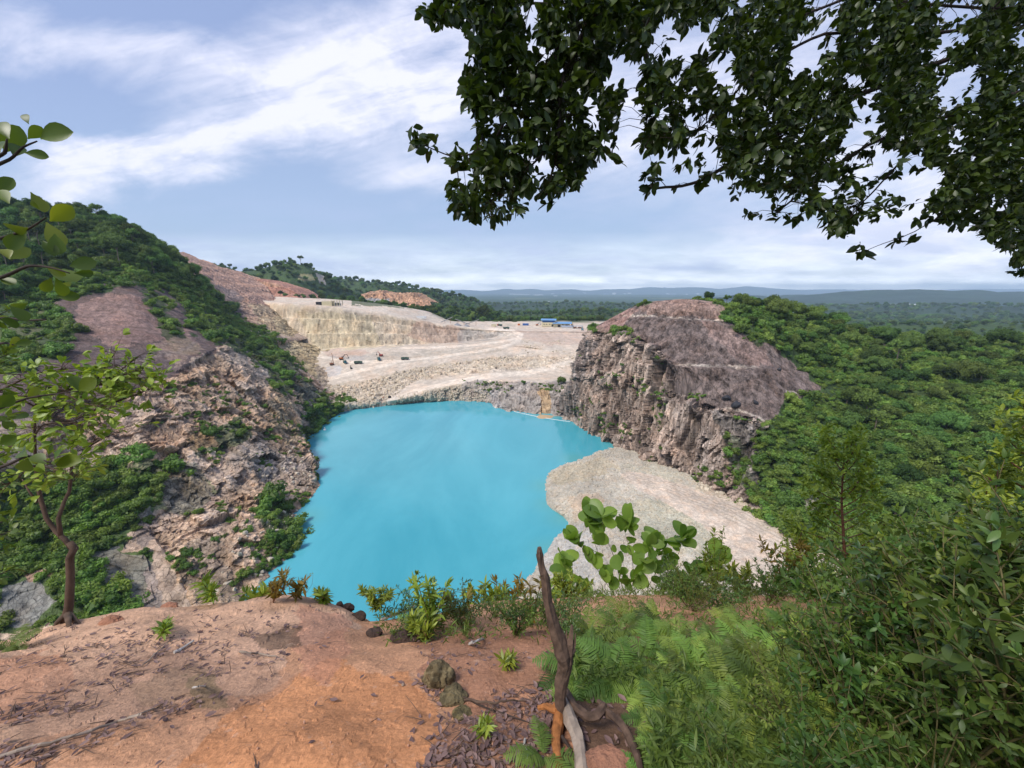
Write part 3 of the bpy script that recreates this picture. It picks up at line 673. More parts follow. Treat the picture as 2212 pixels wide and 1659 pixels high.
H6 = hill([(1000,677,1250),(1100,680,1200),(1200,676,1150),(1300,672,1150),(1400,676,1200),(1550,680,1250)], 260, bump=6, wl=80, regs=[([(1075,655),(1125,655),(1125,668),(1075,668)], (.27,.29,.13), .9)])
H7 = hill([(1500,706,900),(1650,712,860),(1800,706,820),(1950,702,800),(2100,700,780),(2300,700,780),(2500,705,800)], 200, bump=6, wl=80)
def mountains():
    xs = [880,960,1010,1060,1090,1120,1150,1175,1205,1240,1260,1300,1330,1360,1400,1440,1500,1560,1620,1700,1800,1950,2100,2300]
    ys = [628,627,627,626.5,623.5,625,622.5,626,625,624.5,627,625.5,625,624,620,622,620,624,619,625,624.5,626,625,626]
    r = T(*[(x, y, 17000) for x, y in zip(xs, ys)])
    D = dense([[p+np.array([0, 1800, -60-p[2]]) for p in r], r, [p+np.array([0, -900, -(p[2])*.6]) for p in r], [p+np.array([0, -2500, -50-p[2]]) for p in r]], 2.5, 60)
    D = soft(D, 45, 1100, 5, 4)
    terrain('mountains', D, M_HILL, paint(D, (.06, .08, .05), []), True)
mountains()
# the wooded slope right under the viewpoint, down to the lake
def near_slope():
    X = np.linspace(-170, 170, 140); prof = [(-60, 101), (-4, 99), (3.0, 96.5), (5.5, 92), (14, 82), (30, 62), (60, 28), (80, 6), (92, -6)]
    P = np.array([[[x*(1 if j > 3 else .5+.5*j/4)+0, y*(1+.0*x)-(abs(x)*.20 if x < 0 else abs(x)*.05)*(j > 3)*min(1, j/6), z] for x in X] for j, (y, z) in enumerate(prof)])
    D = catmull(P, [6, 6, 4, 8, 12, 20, 14, 8]); am = np.clip((D[..., 1]-12)/30, 0, 1)
    D = D+normals(D)*(fbm(D/14, 4, 2)*2.5*am)[..., None]
    terrain('slope', D, M_CLIFF, paint(D, VEGL, [], 3), True)
near_slope()
# ------------------------------------------------------------------ rocks, trees and bushes: prototypes
def ico(sub):
    import bmesh
    bm = bmesh.new(); bmesh.ops.create_icosphere(bm, subdivisions=sub, radius=1)
    V = np.array([v.co[:] for v in bm.verts]); Fc = np.array([[v.index for v in f.verts] for f in bm.faces]); bm.free()
    return V, Fc
ICO1, ICO2, ICO3 = ico(1), ico(2), ico(3)
def leaves_arr(O, Dr, Nn, L, Wd, lv, prof, mb, fold=.25, droop=.25):
    """leaves as folded, curved blades. prof: list of (u, halfwidth)"""
    n = len(O); Dr = Dr/np.linalg.norm(Dr, axis=1)[:, None]
    S_ = np.cross(Dr, Nn); S_ /= np.linalg.norm(S_, axis=1)[:, None]+1e-9; U_ = np.cross(S_, Dr)
    L = np.broadcast_to(L, (n,)); Wd = np.broadcast_to(Wd, (n,)); m = len(prof); V = np.zeros((n, m, 3, 3))
    dr = droop*(.4+1.2*rng.random(n)); fo = fold*(.3+1.4*rng.random(n))
    for i, (u, w) in enumerate(prof):
        c = O+Dr*(L*u)[:, None]-U_*(L*dr*u*u)[:, None]
        V[:, i, 1] = c; off = (L*Wd*w)[:, None]
        V[:, i, 0] = c-S_*off+U_*off*fo[:, None]; V[:, i, 2] = c+S_*off+U_*off*fo[:, None]
    base = (np.arange(n)*m*3)[:, None]; q = []
    for i in range(m-1):
        for k in (0, 1): q.append([i*3+k, i*3+k+1, (i+1)*3+k+1, (i+1)*3+k])
    q = np.array(q); Fq = (base[:, :, None]+q[None]).reshape(-1, 4)
    mb.add(V.reshape(-1, 3), Fq, np.repeat(lv, m*3))
OBOV = [(0, .04), (.1, .09), (.25, .23), (.42, .37), (.6, .46), (.76, .46), (.88, .36), (.96, .19), (1.0, .01)]
ELLI = [(0, .04), (.15, .22), (.42, .45), (.7, .38), (.9, .17), (1.0, .01)]
ROUND = [(0, .05), (.08, .24), (.22, .44), (.4, .55), (.6, .56), (.78, .47), (.91, .30), (1.0, .03)]
LANC = [(0, .03), (.2, .2), (.5, .3), (.8, .16), (1.0, .01)]
def rdir(n, up=0.0):
    d = rng.normal(size=(n, 3)); d[:, 2] += up; return d/np.linalg.norm(d, axis=1)[:, None]
def clump_crown(mb, centers, radii, per, leaf, core=.80, flat=.85):
    for c, r in zip(centers, radii):
        n = int(per*(r*r)/np.mean(np.square(radii)))+8
        d = rdir(n, .35); rad = r*(.78+.36*rng.random(n)); P = c+d*rad[:, None]*np.array([1, 1, flat])
        Nn = d+rng.normal(size=(n, 3))*.55; Dr = np.cross(Nn, rng.normal(size=(n, 3)))
        Dr /= np.linalg.norm(Dr, axis=1)[:, None]; Nn /= np.linalg.norm(Nn, axis=1)[:, None]; S_ = np.cross(Nn, Dr)
        s = leaf*(.6+.8*rng.random(n))[:, None]; cl = rng.random()*.5
        V = np.stack([P-Dr*s, P+S_*s*.55, P+Dr*s, P-S_*s*.55], 1).reshape(-1, 3)
        mb.add(V, np.arange(4*n).reshape(-1, 4), np.repeat(cl+.5*rng.random(n), 4))
        V1, F1 = ICO1; w = V1*(1+.12*rng.normal(size=(len(V1), 1)))
        mb.add(c+w*r*core*np.array([1, 1, flat]), F1, cl*.7)
def crown_mesh(name, R, H, z0, ncl, per, leaf, mat, rfrac=.38, shape='dome'):
    mb = MB(); cs, rs = [], []
    for i in range(ncl):
        d = rdir(1, .45)[0]; f = .45+.5*rng.random()
        c = np.array([d[0]*R*f, d[1]*R*f, z0+H*.5+d[2]*H*.42*f]); cs.append(c); rs.append(R*rfrac*(.65+.7*rng.random()))
    cs.append(np.array([0, 0, z0+H*.45])); rs.append(R*.5)
    clump_crown(mb, cs, rs, per, leaf)
    return mb.mesh(name, mat, False, 'lv'), cs
def trunk_mesh(name, h, r, cs, mat):
    mb = MB(); top = np.array([.2*rng.normal(), .2*rng.normal(), h])
    mb.tube([[0, 0, -1.5], [.05, 0, 0], [.1*rng.normal(), .1*rng.normal(), h*.5], top], [r*1.5, r*1.15, r*.85, r*.6], 7)
    for c in cs[:6]:
        a = top*(.55+.35*rng.random()); mb.tube([a, (a+c)/2+[0, 0, .3], c], [r*.45, r*.3, r*.12], 5)
    return mb.mesh(name, mat, True)
TREES = []
for k in range(7):
    R = [4.2, 3.6, 5.0, 3.2, 4.4, 3.8, 4.8][k]; H = [6.2, 6.8, 5.6, 7, 7.5, 4.8, 6.6][k]; z0 = [1.6, 2.0, 3.0, 1.2, 1.8, 1.0, 2.4][k]
    cm_, cs = crown_mesh('crown', R, H, z0, 15+k, 150, .27, M_FOREST)
    TREES.append((cm_, trunk_mesh('trunk', z0+H*.5, .26, cs, M_TRUNK)))
AIRY = []
for k in range(2):          # the thin-crowned tall ones on skylines
    cm_, cs = crown_mesh('crown', 4.2, 3.6, 8.5, 8, 60, .38, M_FOREST, .26)
    AIRY.append((cm_, trunk_mesh('trunk', 9.5, .22, cs, M_TRUNK)))
BUSH = []
for k in range(5):
    mb = MB(); n = 5+k; cs = [np.array([rng.normal()*.75, rng.normal()*.75, .45+.35*rng.random()]) for _ in range(n)]
    clump_crown(mb, cs, [.55+.35*rng.random() for _ in cs], 70, .17, .78, .8)
    BUSH.append(mb.mesh('bush', M_BUSH, False, 'lv'))
ROCKS = []
for k in range(5):
    V1, F1 = ICO2; V2 = V1*(1+.0*V1); P = V1*np.array([1, .75, .6])
    for _ in range(9):
        nrm = rdir(1)[0]; dd = .42+.3*rng.random(); s = P@nrm; P = P-np.outer(np.maximum(s-dd, 0), nrm)
    P = P*(1+.06*rng.normal(size=(len(P), 1))); ROCKS.append(make_mesh('rock', P, [F1], bpy.data.materials.get('loose_rock') or plain('loose_rock', (.52, .44, .33), .9, var=.3, scale=.6)))
M_LOOSE = bpy.data.materials['loose_rock']
def gn_scatter(name, P, meshes, scl, rot, label=None, cat=None, sink=0):
    """a mass nobody could count: one object whose points carry copies of a few meshes"""
    coll = bpy.data.collections.new(name+'_source')
    for i, me in enumerate(meshes): coll.objects.link(bpy.data.objects.new('%s_source_%02d' % (name, i), me))
    me = bpy.data.meshes.new(name); n = len(P); me.vertices.add(n); me.vertices.foreach_set('co', np.asarray(P, np.float32).ravel())
    a = me.attributes.new('scl', 'FLOAT', 'POINT'); a.data.foreach_set('value', np.asarray(scl, np.float32))
    a = me.attributes.new('rot', 'FLOAT_VECTOR', 'POINT'); a.data.foreach_set('vector', np.asarray(rot, np.float32).ravel())
    a = me.attributes.new('idx', 'INT', 'POINT'); a.data.foreach_set('value', rng.integers(0, len(meshes), n).astype(np.int32))
    o = link(name, me); ng = bpy.data.node_groups.new(name, 'GeometryNodeTree')
    ng.interface.new_socket('Geometry', in_out='INPUT', socket_type='NodeSocketGeometry'); ng.interface.new_socket('Geometry', in_out='OUTPUT', socket_type='NodeSocketGeometry')
    N = ng.nodes; Lk = ng.links; gi = N.new('NodeGroupInput'); go = N.new('NodeGroupOutput'); ci = N.new('GeometryNodeCollectionInfo')
    ci.inputs['Collection'].default_value = coll; ci.inputs['Separate Children'].default_value = True; ci.inputs['Reset Children'].default_value = True
    iop = N.new('GeometryNodeInstanceOnPoints'); iop.inputs['Pick Instance'].default_value = True
    def na(nm, ty):
        q = N.new('GeometryNodeInputNamedAttribute'); q.data_type = ty; q.inputs['Name'].default_value = nm; return q.outputs['Attribute']
    Lk.new(gi.outputs[0], iop.inputs['Points']); Lk.new(ci.outputs[0], iop.inputs['Instance'])
    Lk.new(na('idx', 'INT'), iop.inputs['Instance Index']); Lk.new(na('scl', 'FLOAT'), iop.inputs['Scale']); Lk.new(na('rot', 'FLOAT_VECTOR'), iop.inputs['Rotation'])
    Lk.new(iop.outputs[0], go.inputs[0])
    md = o.modifiers.new('scatter', 'NODES'); md.node_group = ng
    return tag(o, kind='stuff')
def zrot(n, tilt=.12): return np.stack([rng.normal(size=n)*tilt, rng.normal(size=n)*tilt, rng.random(n)*6.283], 1)
def cand(D, mask, n, wpow=1.0):
    pr = proj(D); ok = mask & (pr[..., 0] > -250) & (pr[..., 0] < 2460) & (pr[..., 1] > 300) & (pr[..., 1] < 1750)
    idx = np.argwhere(ok); w = pr[..., 2][ok]**wpow; w /= w.sum()
    n = min(n, len(idx)); s = idx[rng.choice(len(idx), n, replace=False, p=w)]
    return D[s[:, 0], s[:, 1]]
def spaced(P, r, cap=9999):
    grid = {}; out = []
    for p in P:
        k = tuple(np.floor(p/r).astype(int)); bad = False
        for a in (-1, 0, 1):
            for b in (-1, 0, 1):
                for c in (-1, 0, 1):
                    for q in grid.get((k[0]+a, k[1]+b, k[2]+c), ()):
                        if ((p-q)**2).sum() < r*r: bad = True
        if not bad: grid.setdefault(k, []).append(p); out.append(p)
        if len(out) >= cap: break
    return np.array(out).reshape(-1, 3)
def put_tree(p, s, kind, label, group, name='tree', meshes=None):
    cm_, tm = (meshes or TREES)[kind]
    root = bpy.data.objects.new(name, None); COL.objects.link(root); root.location = p; root.rotation_euler = (0, 0, rng.random()*6.28); root.scale = (s*(.9+.2*rng.random()), s*(.9+.2*rng.random()), s*(.85+.3*rng.random()))
    tag(root, label, 'tree', group)
    for nm, me in (('crown', cm_), ('trunk', tm)):
        o = bpy.data.objects.new(nm, me); COL.objects.link(o); o.parent = root
    return root
def green(c): return (c[..., 1] > c[..., 0]*1.0)
# --- woods on the left ridge
FOR_L = [(-400,380),(330,380),(560,690),(505,680),(450,640),(370,602),(285,575),(160,592),(100,610),(30,650),(-400,740)]
FOR_R = [(1590,640),(2500,690),(2500,1200),(1880,1110),(1790,1040),(1740,970),(1800,900),(1850,820),(1720,780),(1640,740),(1600,690)]
pL = spaced(cand(D_LM, region_mask(D_LM, FOR_L) > 0, 5000, 1.5), 6.2)
for_r = region_mask(D_RM, FOR_R) > 0
pR = spaced(cand(D_RM, for_r, 2600, .8), 6.0)
prL, prR = proj(pL), proj(pR)
vis = lambda pr: (pr[:, 0] > -20) & (pr[:, 0] < 2232)
orderL = np.argsort(prL[:, 2]+(~vis(prL))*1e4); orderR = np.argsort(prR[:, 2]+(~vis(prR))*1e4)
NL_, NR_ = 120, 165
ALLT = TREES+AIRY
def zoneL(p, s):
    x, y = p[0], p[1]; sky = 455+max(0, x-200)*.62
    v = 'on the skyline of the left wood' if y < sky+55 else ('in the middle of the left wood' if y < sky+130 else 'at the lower edge of the left wood')
    h = 'toward the left border' if x < 190 else 'toward the quarry side'
    return ('tall broad-crowned' if s > 1.1 else 'small-crowned')+' dark tree '+v+', '+h
def zoneR(p, s):
    x, y = p[0], p[1]
    v = 'high on the overgrown right slope' if y < 800 else ('halfway down the overgrown right slope' if y < 950 else 'low on the overgrown right slope')
    h = 'next to the rock slabs' if x < 1800 else ('in its middle' if x < 2030 else 'by the right border')
    return ('big spreading' if s > .95 else ('mid-sized' if s > .6 else 'small'))+' green tree '+v+', '+h
for j in orderL[:NL_]: put_tree(pL[j]-[0, 0, .8], (sz := .70+.95*rng.random()**1.5), int(rng.integers(9)), zoneL(prL[j], sz), zoneL(prL[j], sz)+' (wood)', 'tree', ALLT)
for j in orderR[:NR_]: put_tree(pR[j]-[0, 0, 1.2], (sz := .38+1.1*rng.random()**2.2), int(rng.integers(8)), zoneR(prR[j], sz), zoneR(prR[j], sz)+' (slope)', 'tree', ALLT)
rest = np.concatenate([pL[orderL[NL_:]], pR[orderR[NR_:]]]); nr_ = len(rest)
s_rest = np.concatenate([.70+.95*rng.random(max(len(pL)-NL_, 0))**1.5, .42+1.2*rng.random(max(len(pR)-NR_, 0))**2.2])
# far woods: hill sides, the green belt behind the quarry and the plain
fp, fs = [rest-[0, 0, .8]], [s_rest]
for D, n, r, s in ((H1, 2600, 9, 1.3), (H2, 2500, 14, 1.9), (H3, 900, 6, 1.0), (H6, 2200, 13, 1.5), (H7, 1500, 10, 1.1), (H5, 1800, 26, 2.4)):
    q = proj(D)[..., 1] < 760
    if D is H1: q &= ~inpoly(proj(D)[..., 0], proj(D)[..., 1], [(640,590),(672,590),(680,606),(645,604)]) & ~inpoly(proj(D)[..., 0], proj(D)[..., 1], [(682,588),(700,596),(705,615),(690,612)])
    if D is H6: q &= ~inpoly(proj(D)[..., 0], proj(D)[..., 1], [(1075,655),(1125,655),(1125,668),(1075,668)])
    P = spaced(cand(D, q, n, 1), r); fp.append(P-[0, 0, 1]); fs.append(s*(.6+.6*rng.random(len(P))))
yy = 640+1600*rng.random(7000)**1.4; xx = (rng.random(7000)*2-1)*(yy*1.5)
zz = np.interp(yy, [560, 700, 2000], [48, 38, -18])
# back of the plateau
Q = D_Q; mq = (Q[..., 1] > 690); P = spaced(cand(Q, mq, 3500, 1.6), 7.5); fp.append(P-[0, 0, 1]); fs.append(.7+.6*rng.random(len(P)))
P = np.stack([xx, yy, np.full(7000, -21.)], 1)[yy > 1300]; P = spaced(P, 15); fp.append(P); fs.append(1.4+1.1*rng.random(len(P)))
FP = np.concatenate(fp); FS = np.concatenate(fs)
tree_full = []
for cm_, tm in TREES[:5]: tree_full.append(cm_)
gn_scatter('forest', FP, tree_full, FS, zrot(len(FP), .04))
# --- undergrowth: every planted patch of the slopes
up, us = [], []
for D, c, n, wl in ((D_LM, PATCH['cliff'][0][1], 5200, 30), (D_RM, PATCH['cliff'][2][1], 6500, 30)):
    g = green(c); P = cand(D, g, n, .9); up.append(P); us.append((.8+2.6*rng.random(len(P))**2.6)*(1+.5*fbm(P/wl, 3, 5)))
cq = PATCH['quarry_floor'][0][1]
# sparse growth in the cracks of the cliffs
for D, n, poly in ((D_LM, 420, [(250,880),(560,780),(680,880),(690,1040),(600,1230),(420,1290),(300,1100)]), (D_RM, 260, [(1230,760),(1420,770),(1560,890),(1700,1000),(1640,1080),(1400,1000),(1240,900)]),
                   (D_Q, 70, [(1000,822),(1240,830),(1240,850),(1000,845)])):
    m = (region_mask(D, poly) > 0) & (fbm(D/13, 3, 14) > .12); P = cand(D, m, n, .5); up.append(P); us.append(.4+.8*rng.random(len(P)))
# the slope under the viewpoint
P = np.stack([-165+330*rng.random(5200), 8+95*rng.random(5200)**.8, np.zeros(5200)], 1)
DS = PATCH['slope'][0][0]; fl = DS.reshape(-1, 3); fl = fl[(fl[:, 1] > 9) & (fl[:, 1] < 100)]; P = fl[rng.choice(len(fl), 3200)]+rng.normal(size=(3200, 3))*.8
P = P[~((np.abs(P[:, 0]+20) < 70) & (P[:, 1] > 60))]
P = P-[0, 0, 1.2]; up.append(P); us.append(.7+.8*rng.random(len(P)))
UP = np.concatenate(up); US = np.concatenate(us)
gn_scatter('undergrowth', UP-[0, 0, .3], BUSH, US, zrot(len(UP), .3))
# --- rubble
def rubble(D, poly, n, s0, s1, pw=2.5, thr=-.3):
    m = (region_mask(D, poly) > 0) & (fbm(D/16, 3, 31) > thr); P = cand(D, m, n, .3); return P, s0+(s1-s0)*rng.random(len(P))**pw
rp = [rubble(D_Q, [(640,835),(760,830),(900,795),(1060,772),(1130,770),(1180,790),(1050,800),(900,818),(860,850),(820,870),(740,885),(660,885)], 3600, .5, 3.0, 4),
      rubble(D_Q, [(860,855),(960,835),(1060,828),(1060,868),(860,872)], 900, .5, 1.5), rubble(D_Q, [(1130,735),(1270,725),(1270,800),(1130,790)], 420, .4, 2.0, 4, .0),
      rubble(D_Q, [(700,760),(960,750),(1100,745),(1100,760),(960,770),(720,790)], 320, .3, 1.2, 4)]
gn_scatter('rubble', np.concatenate([a for a, b in rp]), ROCKS, np.concatenate([b for a, b in rp]), rng.random((sum(len(a) for a, b in rp), 3))*6.28)
m = (PATCH['gravel_spit'][0][1].sum(-1) < 1.27)
P = cand(D_SP, m, 9000, .3); gn_scatter('gravel_stones', P, ROCKS[:3], .10+.42*rng.random(len(P))**4, rng.random((len(P), 3))*6.28)
P, s = rubble(D_SP, [(1490,1035),(1580,1065),(1700,1120),(1780,1190),(1720,1150),(1600,1090),(1500,1055)], 60, .6, 2.2, 2, -1); gn_scatter('track_boulders', P, ROCKS, s, rng.random((len(P), 3))*6.28)
P = cand(D_LM, (region_mask(D_LM, [(560,930),(700,960),(700,1060),(600,1200),(540,1290),(420,1290),(560,1100)]) > 0), 260, .3); gn_scatter('cliff_boulders', P, ROCKS, .4+1.2*rng.random(len(P))**2.5, rng.random((len(P), 3))*6.28)
# ------------------------------------------------------------------ the red earth knoll underfoot
def knoll():
    xs = [-900, -350, 0, 130, 300, 430, 560, 650, 740, 800, 900, 1000, 1106, 1250, 1450, 1700, 2000, 2300, 2900]
    ye = [1480,1420,1388,1345,1312,1306,1290,1287,1312,1345,1335,1310,1298,1290,1286,1284,1282,1280,1300]
    te = [2.6, 2.9, 3.05, 3.1, 3.3, 3.4, 3.5, 3.55, 3.5, 3.35, 3.7, 4.2, 4.6, 5.0, 5.2, 5.0, 4.6, 4.4, 4.2]
    def row(y, t, dy=None): return [pt(x, y if dy is None else y+dy[i], t if np.ndim(t) == 0 else t[i]) for i, x in enumerate(xs)]
    e = [pt(x, y, t) for x, y, t in zip(xs, ye, te)]
    b0 = [np.array([p[0]*.55, -2.5, 98.55]) for p in e]; b1 = [np.array([p[0]*.6, -.6, 98.42]) for p in e]
    r0 = row(2050, 1.08); r1 = row(1659, 1.38); r2 = row(1520, 1.80); r3 = row(1430, [2.2+.0*x for x in xs]); 
    r4 = [r3[i]*.45+e[i]*.55+np.array([0, 0, .03]) for i in range(len(xs))]
    f1 = [p+np.array([0, .35, -.45]) for p in e]; f2 = [p+np.array([0, 1.2, -1.8]) for p in e]; f3 = [p+np.array([p[0]*.25, 4.0, -5.5]) for p in e]; f4 = [p+np.array([p[0]*.8, 12., -15.5]) for p in e]
    D = dense([b0, b1, r0, r1, r2, r3, r4, e, f1, f2, f3, f4], 3.6, 150)
    lip = smooth2(inpoly(proj(D)[..., 0], proj(D)[..., 1], [(-200,1250),(820,1250),(900,1360),(-200,1460)]).astype(float), 5)
    U_ = np.array([0, 0, 1.0])
    D = D+U_*(fbm(D/.9, 3, 2)*.035+fbm(D/.22, 4, 3)*.022+blocks(D/.16, 3)*.005*(.3+lip)+blocks(D/.07, 5)*.003+lip*fbm(D/.35, 3, 6)*.03+vnoise(D/.02, 8)*.0012)[..., None]
    c = paint(D, (.56, .295, .165), [
        ([(-900,1200),(800,1200),(820,1330),(640,1400),(560,1480),(300,1560),(0,1600),(-900,1700)], (.60,.375,.245), .8),
        ([(-300,1420),(140,1400),(180,1480),(60,1560),(-300,1560)], (.50,.26,.155), .9),
        ([(560,1480),(700,1420),(880,1470),(960,1560),(900,1700),(500,1750),(380,1659)], (.58,.255,.11), .8),
        ([(640,1310),(740,1330),(760,1400),(700,1480),(640,1450)], (.50,.24,.15), .6),
        ([(120,1450),(400,1400),(640,1450),(560,1520),(300,1580),(60,1660),(0,1640)], (.40,.23,.15), .5),
        ([(280,1480),(440,1440),(480,1490),(340,1540)], (.22,.15,.09), .4),
        ([(560,1380),(650,1360),(660,1400),(600,1420)], (.15,.095,.06), .7), ([(410,1470),(470,1455),(500,1530),(430,1530)], (.20,.15,.08), .6),
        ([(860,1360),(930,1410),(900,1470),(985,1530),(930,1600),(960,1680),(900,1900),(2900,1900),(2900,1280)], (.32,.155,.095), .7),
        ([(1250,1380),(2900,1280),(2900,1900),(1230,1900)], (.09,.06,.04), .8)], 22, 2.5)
    m, t, b = newmat('red_earth'); g = t.n('ShaderNodeNewGeometry').outputs['Position']; col = t.n('ShaderNodeAttribute', attribute_name='Col').outputs[0]
    q = t.mix(1.0, col, t.ramp(t.noise(g, 3, 8, .65), [(.3, .72), (.7, 1.25)]), 'MULTIPLY')
    q = t.mix(1.0, q, t.ramp(t.noise(g, 60, 6, .7), [(.3, .7), (.7, 1.3)]), 'MULTIPLY')
    q = t.mix(t.ramp(t.noise(t.scale(g, (1, 1, 1)), 14, 6, .7), [(.60, 0), (.68, .5)]), q, (.62, .40, .28))
    q = t.mix(t.ramp(t.noise(t.scale(g, (1.2, .8, 1)), 9, 8, .75, .8), [(.58, 0), (.64, .4)]), q, (.16, .09, .06))
    t.set(b, 'Base Color', q); b.inputs['Roughness'].default_value = .95; b.inputs['Specular IOR Level'].default_value = .15
    bp = t.n('ShaderNodeBump'); bp.inputs['Strength'].default_value = .8; bp.inputs['Distance'].default_value = .012
    t.set(bp, 'Height', t.noise(g, 45, 8, .75)); t.set(b, 'Normal', bp.outputs[0])
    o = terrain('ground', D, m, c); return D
D_K = knoll()
KF = D_K.reshape(-1, 3); KP = proj(KF); KOK = (KF[:, 1] > .3)
_cell = {}
for _i in np.argwhere(KOK & (KP[:, 0] > -300) & (KP[:, 0] < 2500) & (KP[:, 1] > 1200) & (KP[:, 1] < 1900))[:, 0]: _cell.setdefault((int(KP[_i, 0]//14), int(KP[_i, 1]//14)), []).append(_i)
def gpt(x, y):
    """the spot of ground seen in this direction"""
    a, b = int(x//14), int(y//14); ids = []
    for r in (1, 3, 8, 20):
        ids = [i for p in range(a-r, a+r+1) for q in range(b-r, b+r+1) for i in _cell.get((p, q), ())]
        if len(ids) > 6: break
    ids = np.array(ids); d = (KP[ids, 0]-x)**2+(KP[ids, 1]-y)**2; i = ids[np.argsort(d)[:5]]
    return KF[i[np.argmin(KP[i, 2])]].copy()
def gz(x, y):
    d = (KF[:, 0]-x)**2+(KF[:, 1]-y)**2; return KF[np.argmin(d), 2]
def up_from(x, y, xb, yb, dt=0.0):
    """a point seen at (x,y) that stands over the ground seen at (xb,yb)"""
    t = proj(gpt(xb, yb))[2]+dt; return pt(x, y, t)
M_LEAFD = leaf_mat('canopy_leaves', (.012, .030, .006), (.05, .085, .012), .24, .42, .02, .35, .1, 2)
M_LEAFL = leaf_mat('young_leaves', (.045, .085, .012), (.20, .22, .022), .40, .38, .0, .5, .1, 6)
M_LEAFR = leaf_mat('broad_leaves', (.07, .155, .03), (.26, .38, .07), .5, .42, .0, .5, .1, 8)
M_LEAFO = leaf_mat('olive_leaves', (.03, .062, .010), (.13, .18, .024), .38, .42, .0, .4, .1, 6)
M_SHRUB = leaf_mat('shrub_leaves', (.022, .060, .014), (.115, .19, .035), .3, .45, .03, .3, .25, 3)
M_SAPL = leaf_mat('sapling_leaves', (.065, .125, .016), (.30, .37, .045), .30, .42, .02, .4, .15, 2)
M_FERN = leaf_mat('fern_fronds', (.050, .105, .018), (.22, .33, .06), .36, .5, .04, .35, .5, 3)
M_YEL = leaf_mat('reddish_leaves', (.09, .10, .015), (.28, .20, .03), .35, .45, .02, .4, .15, 3)
M_DRY = leaf_mat('dry_leaves', (.060, .034, .030), (.21, .14, .115), .05, .6, .03, .3, .3, 9)
M_STUMP = plain('weathered_wood', (.10, .062, .042), .85, var=.5, scale=22)
M_STUMPO = plain('peeling_orange_wood', (.30, .115, .035), .85, var=.5, scale=25)
M_STICK = plain('dry_stick', (.30, .235, .18), .85, var=.3, scale=20)
M_DRIFT = plain('bleached_wood', (.48, .44, .39), .85, var=.25, scale=14)
M_CLOD = rock_mat('dark_clod', 14, 0, .2, .9, .5); M_CLODRED = rock_mat('red_clod', 14, 0, .2, .9, .4)
M_STEM = plain('plant_stem', (.12, .10, .04), .7, var=.3, scale=30); M_STEMR = plain('reddish_stem', (.16, .07, .04), .7, var=.3, scale=30)
def sprig(mb, P, n, L, W_, prof, dirn, spread=.9, lvb=0, step=.02, droop=.25):
    """n leaves round the end of a twig that points along dirn"""
    d = np.array(dirn)/np.linalg.norm(dirn); k = np.arange(n)
    ax = rdir(n)*spread; Dr = d*(.55+.5*rng.random((n, 1)))+ax; O = P-d*(step*k)[:, None]+rng.normal(size=(n, 3))*.002
    Nn = rdir(n, 1.4)
    leaves_arr(O, Dr, Nn, L*(.65+.6*rng.random(n)), W_*(.85+.3*rng.random(n)), np.clip(lvb+rng.random(n), 0, 1), prof, mb, droop=droop)
